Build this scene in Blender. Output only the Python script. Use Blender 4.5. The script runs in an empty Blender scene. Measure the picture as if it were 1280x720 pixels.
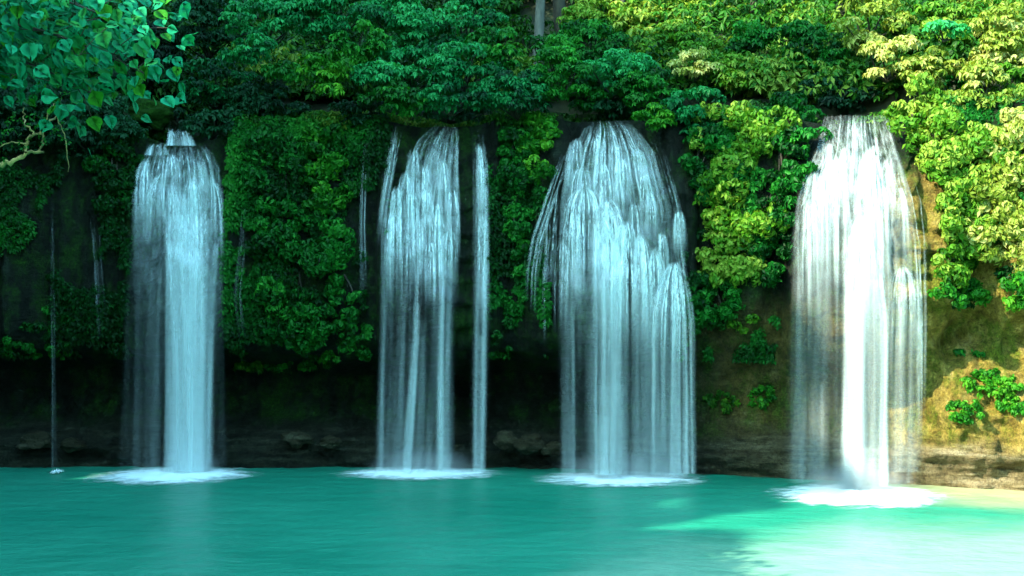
import bpy, math, random
import numpy as np
from mathutils import Vector

random.seed(7)
RNG = np.random.default_rng(7)
sc = bpy.context.scene
COL = sc.collection
F = 1778.0            # focal length in photograph pixels (1280 wide)
CAMZ = 3.1
PI = math.pi

# ------------------------------------------------------------------ helpers
def at(px, py, Y):
    return np.array([(px - 640.0) / F * Y, Y, CAMZ - (py - 360.0) / F * Y])

def tag(o, label=None, cat=None, group=None, kind=None):
    if label: o['label'] = label
    if cat: o['category'] = cat
    if group: o['group'] = group
    if kind: o['kind'] = kind
    return o

def empty(name, loc, label, cat, group=None):
    o = bpy.data.objects.new(name, None)
    o.empty_display_size = 0.2
    COL.objects.link(o)
    o.location = Vector([float(a) for a in loc])
    return tag(o, label, cat, group)

def mesh_obj(name, verts, faces, mat, parent=None, smooth=False, fattr=None, vattr=None, uv=None):
    """verts (n,3) array, faces (m,k) int array (k = 3 or 4) or list of them; world coordinates."""
    verts = np.asarray(verts, dtype=np.float32)
    if parent is not None:
        verts = verts - np.array(parent.location, dtype=np.float32)
    me = bpy.data.meshes.new(name)
    if not isinstance(faces, list): faces = [faces]
    faces = [np.asarray(f, dtype=np.int32) for f in faces if len(f)]
    nl = sum(f.size for f in faces); nf = sum(len(f) for f in faces)
    me.vertices.add(len(verts)); me.vertices.foreach_set('co', verts.ravel())
    me.loops.add(nl); me.loops.foreach_set('vertex_index', np.concatenate([f.ravel() for f in faces]))
    me.polygons.add(nf)
    tot = np.concatenate([np.full(len(f), f.shape[1], dtype=np.int32) for f in faces])
    st = np.concatenate([[0], np.cumsum(tot)[:-1]]).astype(np.int32)
    me.polygons.foreach_set('loop_start', st)
    if smooth: me.polygons.foreach_set('use_smooth', np.ones(nf, dtype=bool))
    me.update(calc_edges=True)
    for k, v in (fattr or {}).items():
        a = me.attributes.new(k, 'FLOAT', 'FACE'); a.data.foreach_set('value', np.asarray(v, dtype=np.float32))
    for k, v in (vattr or {}).items():
        a = me.attributes.new(k, 'FLOAT', 'POINT'); a.data.foreach_set('value', np.asarray(v, dtype=np.float32))
    if uv is not None:
        l = me.uv_layers.new(name='UVMap')
        idx = np.empty(nl, dtype=np.int32); me.loops.foreach_get('vertex_index', idx)
        l.data.foreach_set('uv', np.asarray(uv, dtype=np.float32)[idx].ravel())
    me.materials.append(mat)
    o = bpy.data.objects.new(name, me)
    COL.objects.link(o)
    if parent is not None: o.parent = parent
    return o

def _h(ix, iy, iz):
    n = (ix * 374761393 + iy * 668265263 + iz * 2147483647) & 0xffffffff
    n = ((n ^ (n >> 13)) * 1274126177) & 0xffffffff
    n = (n ^ (n >> 16)) & 0xffffffff
    return n / 4294967295.0

def vnoise(x, y, z=0.0):
    x, y, z = np.broadcast_arrays(np.asarray(x, float), np.asarray(y, float), np.asarray(z, float))
    ix, iy, iz = np.floor(x).astype(np.int64), np.floor(y).astype(np.int64), np.floor(z).astype(np.int64)
    fx, fy, fz = x - ix, y - iy, z - iz
    fx, fy, fz = [t * t * (3 - 2 * t) for t in (fx, fy, fz)]
    r = 0
    for dx in (0, 1):
        for dy in (0, 1):
            for dz in (0, 1):
                w = (fx if dx else 1 - fx) * (fy if dy else 1 - fy) * (fz if dz else 1 - fz)
                r = r + w * _h(ix + dx, iy + dy, iz + dz)
    return r * 2 - 1

def fbm(x, y, z=0.0, o=4):
    r, a, s = 0, 1.0, 1.0
    for i in range(o):
        r = r + a * vnoise(np.asarray(x) * s + 17.3 * i, np.asarray(y) * s + 5.1 * i, np.asarray(z) * s)
        a *= .5; s *= 2.03
    return r

def sstep(a, b, x):
    t = np.clip((np.asarray(x, float) - a) / (b - a), 0, 1)
    return t * t * (3 - 2 * t)

# ------------------------------------------------------------------ materials
def new_mat(name):
    m = bpy.data.materials.new(name); m.use_nodes = True
    nt = m.node_tree
    for n in list(nt.nodes): nt.nodes.remove(n)
    return m, nt, nt.nodes, nt.links

def N(nodes, t, **kw):
    n = nodes.new(t)
    for k, v in kw.items():
        if k in n.inputs: n.inputs[k].default_value = v
        else: setattr(n, k, v)
    return n

def ramp(nodes, stops, interp='LINEAR'):
    r = nodes.new('ShaderNodeValToRGB'); cr = r.color_ramp; cr.interpolation = interp
    while len(cr.elements) < len(stops): cr.elements.new(0.5)
    for e, (p, c) in zip(cr.elements, stops):
        e.position = p; e.color = (c[0], c[1], c[2], 1) if len(c) == 3 else c
    return r

def noise(nodes, links, vec, scale, detail=4, rough=.55, mapping=None):
    n = N(nodes, 'ShaderNodeTexNoise'); n.inputs['Scale'].default_value = scale
    n.inputs['Detail'].default_value = detail; n.inputs['Roughness'].default_value = rough
    if mapping is not None:
        mp = nodes.new('ShaderNodeMapping'); mp.inputs['Scale'].default_value = mapping
        links.new(vec, mp.inputs['Vector']); links.new(mp.outputs[0], n.inputs['Vector'])
    else: links.new(vec, n.inputs['Vector'])
    return n

def mth(nodes, links, op, a, b=None, clamp=False):
    n = nodes.new('ShaderNodeMath'); n.operation = op; n.use_clamp = clamp
    for i, v in enumerate((a, b)):
        if v is None: continue
        if isinstance(v, (int, float)): n.inputs[i].default_value = v
        else: links.new(v, n.inputs[i])
    return n.outputs[0]

def leaf_mat(name, dark, mid, light, gloss=.5, trans=.35):
    m, nt, nd, lk = new_mat(name)
    out = nd.new('ShaderNodeOutputMaterial')
    a = nd.new('ShaderNodeAttribute'); a.attribute_name = 'tint'
    r = ramp(nd, [(0.0, dark), (0.45, mid), (1.0, light)])
    lk.new(a.outputs['Fac'], r.inputs[0])
    p = N(nd, 'ShaderNodeBsdfPrincipled'); p.inputs['Roughness'].default_value = gloss
    p.inputs['Specular IOR Level'].default_value = .16
    lk.new(r.outputs[0], p.inputs['Base Color'])
    t = nd.new('ShaderNodeBsdfTranslucent')
    hs = nd.new('ShaderNodeMixRGB'); hs.blend_type = 'MULTIPLY'; hs.inputs[0].default_value = 1
    hs.inputs[2].default_value = (1.3, 1.15, .45, 1)
    lk.new(r.outputs[0], hs.inputs[1]); lk.new(hs.outputs[0], t.inputs['Color'])
    mx = nd.new('ShaderNodeMixShader'); mx.inputs[0].default_value = trans
    lk.new(p.outputs[0], mx.inputs[1]); lk.new(t.outputs[0], mx.inputs[2]); lk.new(mx.outputs[0], out.inputs[0])
    return m

LEAF = {
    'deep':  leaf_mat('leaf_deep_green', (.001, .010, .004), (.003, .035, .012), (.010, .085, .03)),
    'teal':  leaf_mat('leaf_blue_green', (.001, .035, .012), (.005, .18, .042), (.05, .46, .125)),
    'green': leaf_mat('leaf_green', (.001, .030, .004), (.007, .135, .012), (.045, .34, .030)),
    'vivid': leaf_mat('leaf_vivid_green', (.004, .07, .006), (.026, .21, .010), (.14, .42, .025)),
    'lime':  leaf_mat('leaf_yellow_green', (.008, .07, .004), (.07, .23, .010), (.32, .44, .06)),
    'cream': leaf_mat('leaf_pale_yellow_green', (.03, .10, .006), (.21, .30, .03), (.52, .53, .19)),  # paleness stands in for sun on these leaves
    'under': leaf_mat('leaf_mixed_undergrowth', (.004, .04, .004), (.03, .16, .010), (.26, .36, .05)),
    'near':  leaf_mat('leaf_broad_blue_green', (.02, .20, .010), (.003, .21, .085), (.006, .28, .14), .75, .2),
}

def bark_mat(name, a, b):
    m, nt, nd, lk = new_mat(name)
    out = nd.new('ShaderNodeOutputMaterial'); tc = nd.new('ShaderNodeTexCoord')
    n = noise(nd, lk, tc.outputs['Object'], 9, 5, .6, (1, 1, .25))
    r = ramp(nd, [(.35, a), (.7, b)]); lk.new(n.outputs['Fac'], r.inputs[0])
    p = N(nd, 'ShaderNodeBsdfPrincipled'); p.inputs['Roughness'].default_value = .85
    lk.new(r.outputs[0], p.inputs['Base Color'])
    bp = nd.new('ShaderNodeBump'); bp.inputs['Strength'].default_value = .5; bp.inputs['Distance'].default_value = .03
    lk.new(n.outputs['Fac'], bp.inputs['Height']); lk.new(bp.outputs[0], p.inputs['Normal'])
    lk.new(p.outputs[0], out.inputs[0])
    return m
BARK = bark_mat('bark_brown', (.012, .012, .006), (.05, .045, .025))
BARK_PALE = bark_mat('bark_pale_grey', (.04, .045, .035), (.13, .135, .11))
BARK_MOSS = bark_mat('bark_yellow_lichen', (.10, .10, .03), (.45, .38, .12))

def rock_mat():
    m, nt, nd, lk = new_mat('wet_mossy_travertine')
    out = nd.new('ShaderNodeOutputMaterial'); geo = nd.new('ShaderNodeNewGeometry')
    pos = geo.outputs['Position']
    sep = nd.new('ShaderNodeSeparateXYZ'); lk.new(pos, sep.inputs[0])
    och = nd.new('ShaderNodeAttribute'); och.attribute_name = 'ochre'
    led = nd.new('ShaderNodeAttribute'); led.attribute_name = 'ledge'
    # dark wet rock, columns
    n1 = noise(nd, lk, pos, 2.2, 7, .65, (1.6, 1, .45))
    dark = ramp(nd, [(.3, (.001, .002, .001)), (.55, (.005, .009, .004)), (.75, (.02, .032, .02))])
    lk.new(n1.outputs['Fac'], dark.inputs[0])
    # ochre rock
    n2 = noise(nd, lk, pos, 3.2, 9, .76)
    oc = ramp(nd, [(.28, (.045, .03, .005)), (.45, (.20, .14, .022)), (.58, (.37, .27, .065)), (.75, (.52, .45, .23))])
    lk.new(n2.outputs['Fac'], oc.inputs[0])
    mxo = nd.new('ShaderNodeMixRGB'); lk.new(och.outputs['Fac'], mxo.inputs[0])
    lk.new(dark.outputs[0], mxo.inputs[1]); lk.new(oc.outputs[0], mxo.inputs[2])
    # ledge strata: grey brown, lines along z
    n3 = noise(nd, lk, pos, 1.0, 8, .7, (1.2, 1.2, 9))
    ls = ramp(nd, [(.35, (.003, .004, .002)), (.55, (.018, .022, .012)), (.72, (.06, .065, .04))])
    lk.new(n3.outputs['Fac'], ls.inputs[0])
    n3b = ramp(nd, [(.3, (.05, .035, .012)), (.5, (.19, .15, .07)), (.7, (.42, .36, .22))])
    lk.new(n3.outputs['Fac'], n3b.inputs[0])
    mls = nd.new('ShaderNodeMixRGB'); lk.new(och.outputs['Fac'], mls.inputs[0])
    lk.new(ls.outputs[0], mls.inputs[1]); lk.new(n3b.outputs[0], mls.inputs[2])
    mxl = nd.new('ShaderNodeMixRGB'); lk.new(led.outputs['Fac'], mxl.inputs[0])
    lk.new(mxo.outputs[0], mxl.inputs[1]); lk.new(mls.outputs[0], mxl.inputs[2])
    # moss
    n4 = noise(nd, lk, pos, 1.7, 9, .76, (1.3, 1, .8))
    n5 = noise(nd, lk, pos, 26, 3, .6)
    mossc = ramp(nd, [(.3, (.002, .014, .001)), (.6, (.012, .055, .002)), (.8, (.05, .13, .006))])
    lk.new(n5.outputs['Fac'], mossc.inputs[0])
    mf = ramp(nd, [(.47, (0, 0, 0)), (.60, (1, 1, 1))]); lk.new(n4.outputs['Fac'], mf.inputs[0])
    inv = mth(nd, lk, 'SUBTRACT', 1.0, led.outputs['Fac'])
    mossl = ramp(nd, [(.3, (.03, .06, .002)), (.55, (.09, .14, .006)), (.8, (.20, .22, .02))]); lk.new(n5.outputs['Fac'], mossl.inputs[0])
    mm = nd.new('ShaderNodeMixRGB'); lk.new(och.outputs['Fac'], mm.inputs[0]); lk.new(mossc.outputs[0], mm.inputs[1]); lk.new(mossl.outputs[0], mm.inputs[2])
    f = mth(nd, lk, 'MULTIPLY', mf.outputs[0], inv)
    f = mth(nd, lk, 'MULTIPLY', f, .85)
    mxm = nd.new('ShaderNodeMixRGB'); lk.new(f, mxm.inputs[0])
    lk.new(mxl.outputs[0], mxm.inputs[1]); lk.new(mm.outputs[0], mxm.inputs[2])
    n7 = noise(nd, lk, pos, 38, 4, .7, (1, 1, .6)); n8 = noise(nd, lk, pos, 9, 6, .75, (1, 1, 1.6))
    fv = ramp(nd, [(.30, (.35,) * 3), (.48, (.9,) * 3), (.7, (1.35,) * 3)]); lk.new(n7.outputs['Fac'], fv.inputs[0])
    fv2 = ramp(nd, [(.36, (.35,) * 3), (.50, (1.0,) * 3), (.7, (1.25,) * 3)]); lk.new(n8.outputs['Fac'], fv2.inputs[0])
    mA = nd.new('ShaderNodeMixRGB'); mA.blend_type = 'MULTIPLY'; mA.inputs[0].default_value = .8; lk.new(mxm.outputs[0], mA.inputs[1]); lk.new(fv.outputs[0], mA.inputs[2])
    mB = nd.new('ShaderNodeMixRGB'); mB.blend_type = 'MULTIPLY'; mB.inputs[0].default_value = .8; lk.new(mA.outputs[0], mB.inputs[1]); lk.new(fv2.outputs[0], mB.inputs[2])
    p = N(nd, 'ShaderNodeBsdfPrincipled'); lk.new(mB.outputs[0], p.inputs['Base Color']); p.inputs['Specular IOR Level'].default_value = .18
    rr = ramp(nd, [(.3, (.35,) * 3), (.7, (.9,) * 3)]); lk.new(n4.outputs['Fac'], rr.inputs[0])
    lk.new(rr.outputs[0], p.inputs['Roughness'])
    n6 = noise(nd, lk, pos, 14, 6, .7, (1, 1, .5))
    h = mth(nd, lk, 'ADD', n6.outputs['Fac'], n3.outputs['Fac']); h = mth(nd, lk, 'ADD', h, n8.outputs['Fac']); h = mth(nd, lk, 'ADD', h, mth(nd, lk, 'MULTIPLY', n7.outputs['Fac'], .4))
    bp = nd.new('ShaderNodeBump'); bp.inputs['Strength'].default_value = .9; bp.inputs['Distance'].default_value = .08
    lk.new(h, bp.inputs['Height']); lk.new(bp.outputs[0], p.inputs['Normal'])
    lk.new(p.outputs[0], out.inputs[0])
    return m
ROCK = rock_mat()

def soil_mat():
    m, nt, nd, lk = new_mat('forest_soil')
    out = nd.new('ShaderNodeOutputMaterial'); geo = nd.new('ShaderNodeNewGeometry')
    n = noise(nd, lk, geo.outputs['Position'], 3, 6, .65)
    r = ramp(nd, [(.35, (.006, .012, .003)), (.55, (.02, .03, .009)), (.75, (.06, .06, .022))]); lk.new(n.outputs['Fac'], r.inputs[0])
    p = N(nd, 'ShaderNodeBsdfPrincipled'); p.inputs['Roughness'].default_value = .9
    lk.new(r.outputs[0], p.inputs['Base Color']); lk.new(p.outputs[0], out.inputs[0])
    return m
SOIL = soil_mat()

def pool_mat():
    m, nt, nd, lk = new_mat('milky_turquoise_water')
    out = nd.new('ShaderNodeOutputMaterial'); geo = nd.new('ShaderNodeNewGeometry')
    pos = geo.outputs['Position']
    sep = nd.new('ShaderNodeSeparateXYZ'); lk.new(pos, sep.inputs[0])
    # suspended chalk varies slowly over the pool
    n0 = noise(nd, lk, pos, .35, 4, .5, (1, .8, 1))
    c0 = ramp(nd, [(.3, (.004, .175, .108)), (.7, (.018, .245, .155))]); lk.new(n0.outputs['Fac'], c0.inputs[0])
    # oval patch masks: painted sunlight at lower right, beige shallows at the bank
    def bump_at(cx, cy, rx, ry, lo, hi):
        a = mth(nd, lk, 'MULTIPLY', mth(nd, lk, 'SUBTRACT', sep.outputs[0], cx), 1 / rx)
        b = mth(nd, lk, 'MULTIPLY', mth(nd, lk, 'SUBTRACT', sep.outputs[1], cy), 1 / ry)
        d = mth(nd, lk, 'ADD', mth(nd, lk, 'MULTIPLY', a, a), mth(nd, lk, 'MULTIPLY', b, b))
        nn = noise(nd, lk, pos, .8, 5, .6)
        d = mth(nd, lk, 'ADD', d, mth(nd, lk, 'MULTIPLY', mth(nd, lk, 'SUBTRACT', nn.outputs['Fac'], .5), .9))
        mr = nd.new('ShaderNodeMapRange'); mr.interpolation_type = 'SMOOTHSTEP'
        mr.inputs['From Min'].default_value = lo; mr.inputs['From Max'].default_value = hi
        mr.inputs['To Min'].default_value = 1; mr.inputs['To Max'].default_value = 0
        lk.new(d, mr.inputs['Value']); return mr.outputs[0]
    m1 = nd.new('ShaderNodeMixRGB'); lk.new(bump_at(6.5, 14.5, 6.0, 4.6, .2, 1.25), m1.inputs[0])
    m1.inputs[2].default_value = (.17, .34, .24, 1); lk.new(c0.outputs[0], m1.inputs[1])  # sunlit water painted in as a paler patch
    m2 = nd.new('ShaderNodeMixRGB'); lk.new(bump_at(9.2, 22.2, 4.0, 3.2, .2, 1.1), m2.inputs[0])
    m2.inputs[2].default_value = (.30, .33, .17, 1); lk.new(m1.outputs[0], m2.inputs[1])
    p = N(nd, 'ShaderNodeBsdfPrincipled'); p.inputs['Roughness'].default_value = .36; p.inputs['Specular IOR Level'].default_value = .35
    p.inputs['IOR'].default_value = 1.33
    lk.new(m2.outputs[0], p.inputs['Base Color'])
    a = noise(nd, lk, pos, 1.5, 3, .5, (1, 1.6, 1)); b = noise(nd, lk, pos, 5, 4, .6, (1, 1.6, 1))
    h = mth(nd, lk, 'ADD', a.outputs['Fac'], mth(nd, lk, 'MULTIPLY', b.outputs['Fac'], .16))
    bp = nd.new('ShaderNodeBump'); bp.inputs['Strength'].default_value = .45; bp.inputs['Distance'].default_value = .16
    lk.new(h, bp.inputs['Height']); lk.new(bp.outputs[0], p.inputs['Normal'])
    lk.new(p.outputs[0], out.inputs[0])
    return m

def fall_mat():
    m, nt, nd, lk = new_mat('falling_white_water')
    out = nd.new('ShaderNodeOutputMaterial')
    uv = nd.new('ShaderNodeUVMap'); uv.uv_map = 'UVMap'
    dn = nd.new('ShaderNodeAttribute'); dn.attribute_name = 'dens'
    rg = nd.new('ShaderNodeAttribute'); rg.attribute_name = 'rough'
    s1 = noise(nd, lk, uv.outputs[0], 1.0, 3, .6, (30, .55, 1))
    s2 = noise(nd, lk, uv.outputs[0], 1.0, 2, .5, (9, .35, 1))
    s3 = noise(nd, lk, uv.outputs[0], 1.0, 4, .7, (26, 5, 1))
    s4 = noise(nd, lk, uv.outputs[0], 1.0, 1, .5, (3.2, .22, 1))
    s = mth(nd, lk, 'ADD', mth(nd, lk, 'MULTIPLY', s1.outputs['Fac'], .14), mth(nd, lk, 'MULTIPLY', s2.outputs['Fac'], .36))
    s = mth(nd, lk, 'ADD', s, mth(nd, lk, 'MULTIPLY', s4.outputs['Fac'], .50))
    mx = nd.new('ShaderNodeMixRGB'); lk.new(rg.outputs['Fac'], mx.inputs[0])
    lk.new(s, mx.inputs[1]); lk.new(s3.outputs['Fac'], mx.inputs[2])
    r = ramp(nd, [(.38, (.0,) * 3), (.50, (.33,) * 3), (.66, (1,) * 3)]); lk.new(mx.outputs[0], r.inputs[0])
    al = mth(nd, lk, 'MULTIPLY', r.outputs[0], dn.outputs['Fac'], clamp=True)
    d = nd.new('ShaderNodeBsdfDiffuse'); d.inputs[0].default_value = (.80, .96, .97, 1)
    t = nd.new('ShaderNodeBsdfTranslucent'); t.inputs[0].default_value = (.72, .94, .97, 1)
    m1 = nd.new('ShaderNodeMixShader'); m1.inputs[0].default_value = .16
    lk.new(d.outputs[0], m1.inputs[1]); lk.new(t.outputs[0], m1.inputs[2])
    tr = nd.new('ShaderNodeBsdfTransparent')
    m2 = nd.new('ShaderNodeMixShader'); lk.new(al, m2.inputs[0])
    lk.new(tr.outputs[0], m2.inputs[1]); lk.new(m1.outputs[0], m2.inputs[2]); lk.new(m2.outputs[0], out.inputs[0])
    return m
FALL = fall_mat()

def foam_mat():
    m, nt, nd, lk = new_mat('white_foam')
    out = nd.new('ShaderNodeOutputMaterial'); geo = nd.new('ShaderNodeNewGeometry')
    dn = nd.new('ShaderNodeAttribute'); dn.attribute_name = 'dens'
    n = noise(nd, lk, geo.outputs['Position'], 3.2, 7, .75, (.9, 1.5, 1))
    v = mth(nd, lk, 'ADD', dn.outputs['Fac'], mth(nd, lk, 'MULTIPLY', mth(nd, lk, 'SUBTRACT', n.outputs['Fac'], .5), 1.3))
    mr = nd.new('ShaderNodeMapRange'); mr.interpolation_type = 'SMOOTHSTEP'
    mr.inputs['From Min'].default_value = .10; mr.inputs['From Max'].default_value = .72
    lk.new(v, mr.inputs['Value'])
    d = N(nd, 'ShaderNodeBsdfDiffuse'); d.inputs[0].default_value = (.82, .95, .95, 1)
    tr = nd.new('ShaderNodeBsdfTransparent')
    m2 = nd.new('ShaderNodeMixShader'); lk.new(mr.outputs[0], m2.inputs[0])
    lk.new(tr.outputs[0], m2.inputs[1]); lk.new(d.outputs[0], m2.inputs[2]); lk.new(m2.outputs[0], out.inputs[0])
    return m
FOAM = foam_mat()

# ------------------------------------------------------------------ cliff shape
YB_X = [-40, -9, -4, 0, 2.0, 3.2, 4.8, 6.2, 8.0, 9.5, 40]
YB_Y = [24.7, 24.7, 24.7, 24.65, 24.3, 23.75, 23.15, 22.7, 21.85, 21.5, 21.5]
def yb(u):
    u = np.asarray(u, float); r = 0
    for d in (-.5, -.25, 0, .25, .5): r = r + np.interp(u + d, YB_X, YB_Y)
    return r / 5

PZ = [-1.5, 0, .25, .45, .6, .8, 1.2, 1.6, 1.85, 2.0, 2.3, 3.0, 4.0, 5.0, 5.7, 6.1, 7.5]
PL = [.3, .0, .02, -.05, -.35, -.8, -1.1, -.9, -.35, .25, .5, .55, .42, .22, .02, -.15, -.3]
PM = [.4, .1, .12, .05, -.1, -.25, -.3, -.15, .0, .1, .25, .45, .42, .25, .02, -.15, -.3]
PR = [.5, .1, .18, .30, .38, .50, .55, .40, .22, .10, -.12, .45, .50, .35, .05, -.15, -.3]
DOMES = [(-5.65, .95, .45, 5.6), (-1.25, 1.05, .45, 5.9), (1.70, 1.35, .75, 5.95), (5.60, 1.2, .65, 5.75)]

def W(u, z):
    u = np.asarray(u, float); z = np.asarray(z, float)
    zz = z + .16 * fbm(u * .8, 3.3, 0, 3) * sstep(.3, 1.2, z) * (1 - sstep(3, 4, z))
    a = np.interp(zz, PZ, PL); b = np.interp(zz, PZ, PM); c = np.interp(zz, PZ, PR)
    k1 = sstep(1.4, 3.4, u); k2 = sstep(5.6, 7.0, u)
    w = a * (1 - k1) + b * k1; w = w * (1 - k2) + c * k2
    up = sstep(1.8, 2.4, z)
    # flutings of dripping travertine above the overhang
    w = w + up * (.16 * fbm(u * 2.6, z * .35, 1.0, 3) + .07 * np.abs(vnoise(u * 7, z * .5, 4.)) )
    w = w + .10 * fbm(u * 1.1, z * 1.1, 7.0, 4) + .035 * fbm(u * 8, z * 5, 8.0, 3)
    # lumpy ledge strata at the waterline
    lo = 1 - sstep(.55, .9, z)
    w = w + lo * (.10 * fbm(u * 1.8, z * 6.0, 9., 3) + .10 * np.abs(vnoise(u * 2.2, z * 3, 2.)))
    mid_r = k2 * sstep(.4, .8, z) * (1 - sstep(2.3, 2.8, z))
    w = w + mid_r * (.24 * fbm(u * 1.6, z * 1.5, 12., 4) + .07 * fbm(u * 7, z * 6, 13., 4))
    for cx, hw, A, zt in DOMES:
        g = np.clip(1 - ((u - cx) / hw) ** 2, 0, 1) ** .6
        pr = np.interp(z, [1.7, 2.1, 3.2, 4.6, 5.3, zt, zt + .4], [0, .9, 1, .75, .45, .05, 0])
        st = z * 2.3 + .9 * fbm(u * 1.7, z * .6, 21., 3)
        st = (st - np.floor(st))
        w = w + A * g * pr * (1 + .22 * fbm(u * 3, z * 2.6, 20., 3)) + .20 * g * pr * (1 - st) * sstep(0, .18, st)
    return w

def lip(u):
    u = np.asarray(u, float)
    z = 5.98 + .12 * fbm(u * .9, 1.7, 0, 3)
    for cx, hw, A, zt in DOMES:
        z = z + (zt - z) * np.clip(1.5 - np.abs((u - cx) / hw) * 1.3, 0, 1)
    return z

# plan of the gorge: straight part in view, turning towards the viewer outside it
US = np.arange(-42, 40.001, .05)
def plan():
    th = np.zeros_like(US)
    th = np.where(US < 0, -sstep(9.6, 14.5, -US) * math.radians(82), sstep(9.6, 16, US) * math.radians(62))
    px = np.zeros_like(US); py = np.zeros_like(US)
    i0 = int(np.argmin(np.abs(US)))
    for i in range(i0 + 1, len(US)):
        px[i] = px[i - 1] + .05 * math.cos(th[i]); py[i] = py[i - 1] - .05 * math.sin(th[i])
    for i in range(i0 - 1, -1, -1):
        px[i] = px[i + 1] - .05 * math.cos(th[i]); py[i] = py[i + 1] + .05 * math.sin(th[i])
    return px, py + 0.0, th
PXX, PYY, TH = plan()
def plan_at(u):
    return np.interp(u, US, PXX), np.interp(u, US, PYY) + yb(u), np.interp(u, US, TH)

def hill(u, d):
    """height above the lip, d metres behind it"""
    k = sstep(-8, -13, u) if False else 1 - sstep(-15, -9, u)
    s = .62 + .33 * k
    return np.where(d < .8, -.05 * d, (d - .8) * s - .04) * 1.0 + .5 * fbm(u * .4, d * .4, 30., 3) * sstep(.8, 3, d)

def build_cliff():
    uu = np.concatenate([np.arange(-42, -10, .25), np.arange(-10, 9.6, .035), np.arange(9.6, 40.1, .25)])
    zz = np.concatenate([np.arange(-1.5, 0, .25), np.arange(0, 1, .035)])
    t = np.linspace(0, 1, 130)
    rows = []
    lipz = lip(uu)
    nlow = len(zz)
    V = []; OC = []; LE = []
    bx, by, th = plan_at(uu)
    nx, ny = np.sin(th), np.cos(th)       # outwards, away from the pool
    def add(wd, z):
        V.append(np.stack([bx - nx * wd, by - ny * wd, z], 1))
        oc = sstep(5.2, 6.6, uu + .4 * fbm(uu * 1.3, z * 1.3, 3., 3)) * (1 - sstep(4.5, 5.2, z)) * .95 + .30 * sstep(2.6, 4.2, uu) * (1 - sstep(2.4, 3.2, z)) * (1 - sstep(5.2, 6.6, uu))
        OC.append(np.clip(oc, 0, 1)); LE.append((1 - sstep(.5, .85, z + .15 * fbm(uu, z * 2, 5., 2))) )
    for z in zz: zr = np.full_like(uu, z); add(W(uu, zr), zr)
    for k in t:
        zr = 1.0 + (lipz - 1.0) * k; add(W(uu, zr), zr)
    wtop = W(uu, lipz)
    for d in (.15, .4, .8, 1.3):
        zr = lipz + hill(uu, np.full_like(uu, d)) * 1.0
        add(wtop - d, zr)
    V = np.concatenate(V); nu = len(uu); nr = len(V) // nu
    i = np.arange(nr - 1)[:, None] * nu + np.arange(nu - 1)[None, :]
    i = i.ravel()
    Fc = np.stack([i, i + 1, i + 1 + nu, i + nu], 1)
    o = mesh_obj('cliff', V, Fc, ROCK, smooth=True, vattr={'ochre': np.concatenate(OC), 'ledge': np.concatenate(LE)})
    tag(o, kind='structure')
    # the slope above
    uu2 = np.arange(-42, 40.1, .4); dd = np.concatenate([[.9, 1.6], np.arange(2.4, 34, .7)])
    bx, by, th = plan_at(uu2); nx, ny = np.sin(th), np.cos(th); lz = lip(uu2)
    V = []
    for d in dd:
        V.append(np.stack([bx + nx * d, by + ny * d, lz + hill(uu2, np.full_like(uu2, d)) - (.12 if d < 1 else 0)], 1))
    V = np.concatenate(V); nu = len(uu2); nr = len(dd)
    i = (np.arange(nr - 1)[:, None] * nu + np.arange(nu - 1)[None, :]).ravel()
    o = mesh_obj('hillside', V, np.stack([i, i + 1, i + 1 + nu, i + nu], 1), SOIL, smooth=True)
    tag(o, kind='structure')

def surf_y(x, z):
    """front of the cliff in the straight part (x = u there)"""
    return yb(x) - W(x, z)

build_cliff()

# ground far around and under the pool, and the pool itself
o = mesh_obj('ground', [(-600, -600, -1.3), (600, -600, -1.3), (600, 600, -1.3), (-600, 600, -1.3)], np.array([[0, 1, 2, 3]]), SOIL)
tag(o, kind='structure')
gx = np.linspace(-13.9, 26, 60); gy = np.linspace(-14, 27, 60)
GX, GY = np.meshgrid(gx, gy)
i = (np.arange(59)[:, None] * 60 + np.arange(59)[None, :]).ravel()
o = mesh_obj('water', np.stack([GX.ravel(), GY.ravel(), np.zeros(3600)], 1), np.stack([i, i + 1, i + 61, i + 60], 1), pool_mat(), smooth=True)
tag(o, kind='structure')
# unseen and raised steeply to block low skylight: shore behind the viewer
V = []; xs = np.linspace(-60, 60, 60); ys = [-70, -45, -33, -29, -25, -19, -12]
for y in ys:
    for x in xs: V.append((x, y, np.interp(-y, [12, 19, 25, 33, 45, 70], [-.4, 3, 8, 15, 19, 22]) + .5 * float(fbm(x * .2, y * .2))))
i = (np.arange(6)[:, None] * 60 + np.arange(59)[None, :]).ravel()
o = mesh_obj('sky_blocking_shore', V, np.stack([i, i + 1, i + 61, i + 60], 1), SOIL, smooth=True)
tag(o, kind='structure')

# ------------------------------------------------------------------ waterfalls
def tab(t, y): 
    return np.interp(y, [a for a, b in t], [b for a, b in t])

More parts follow.
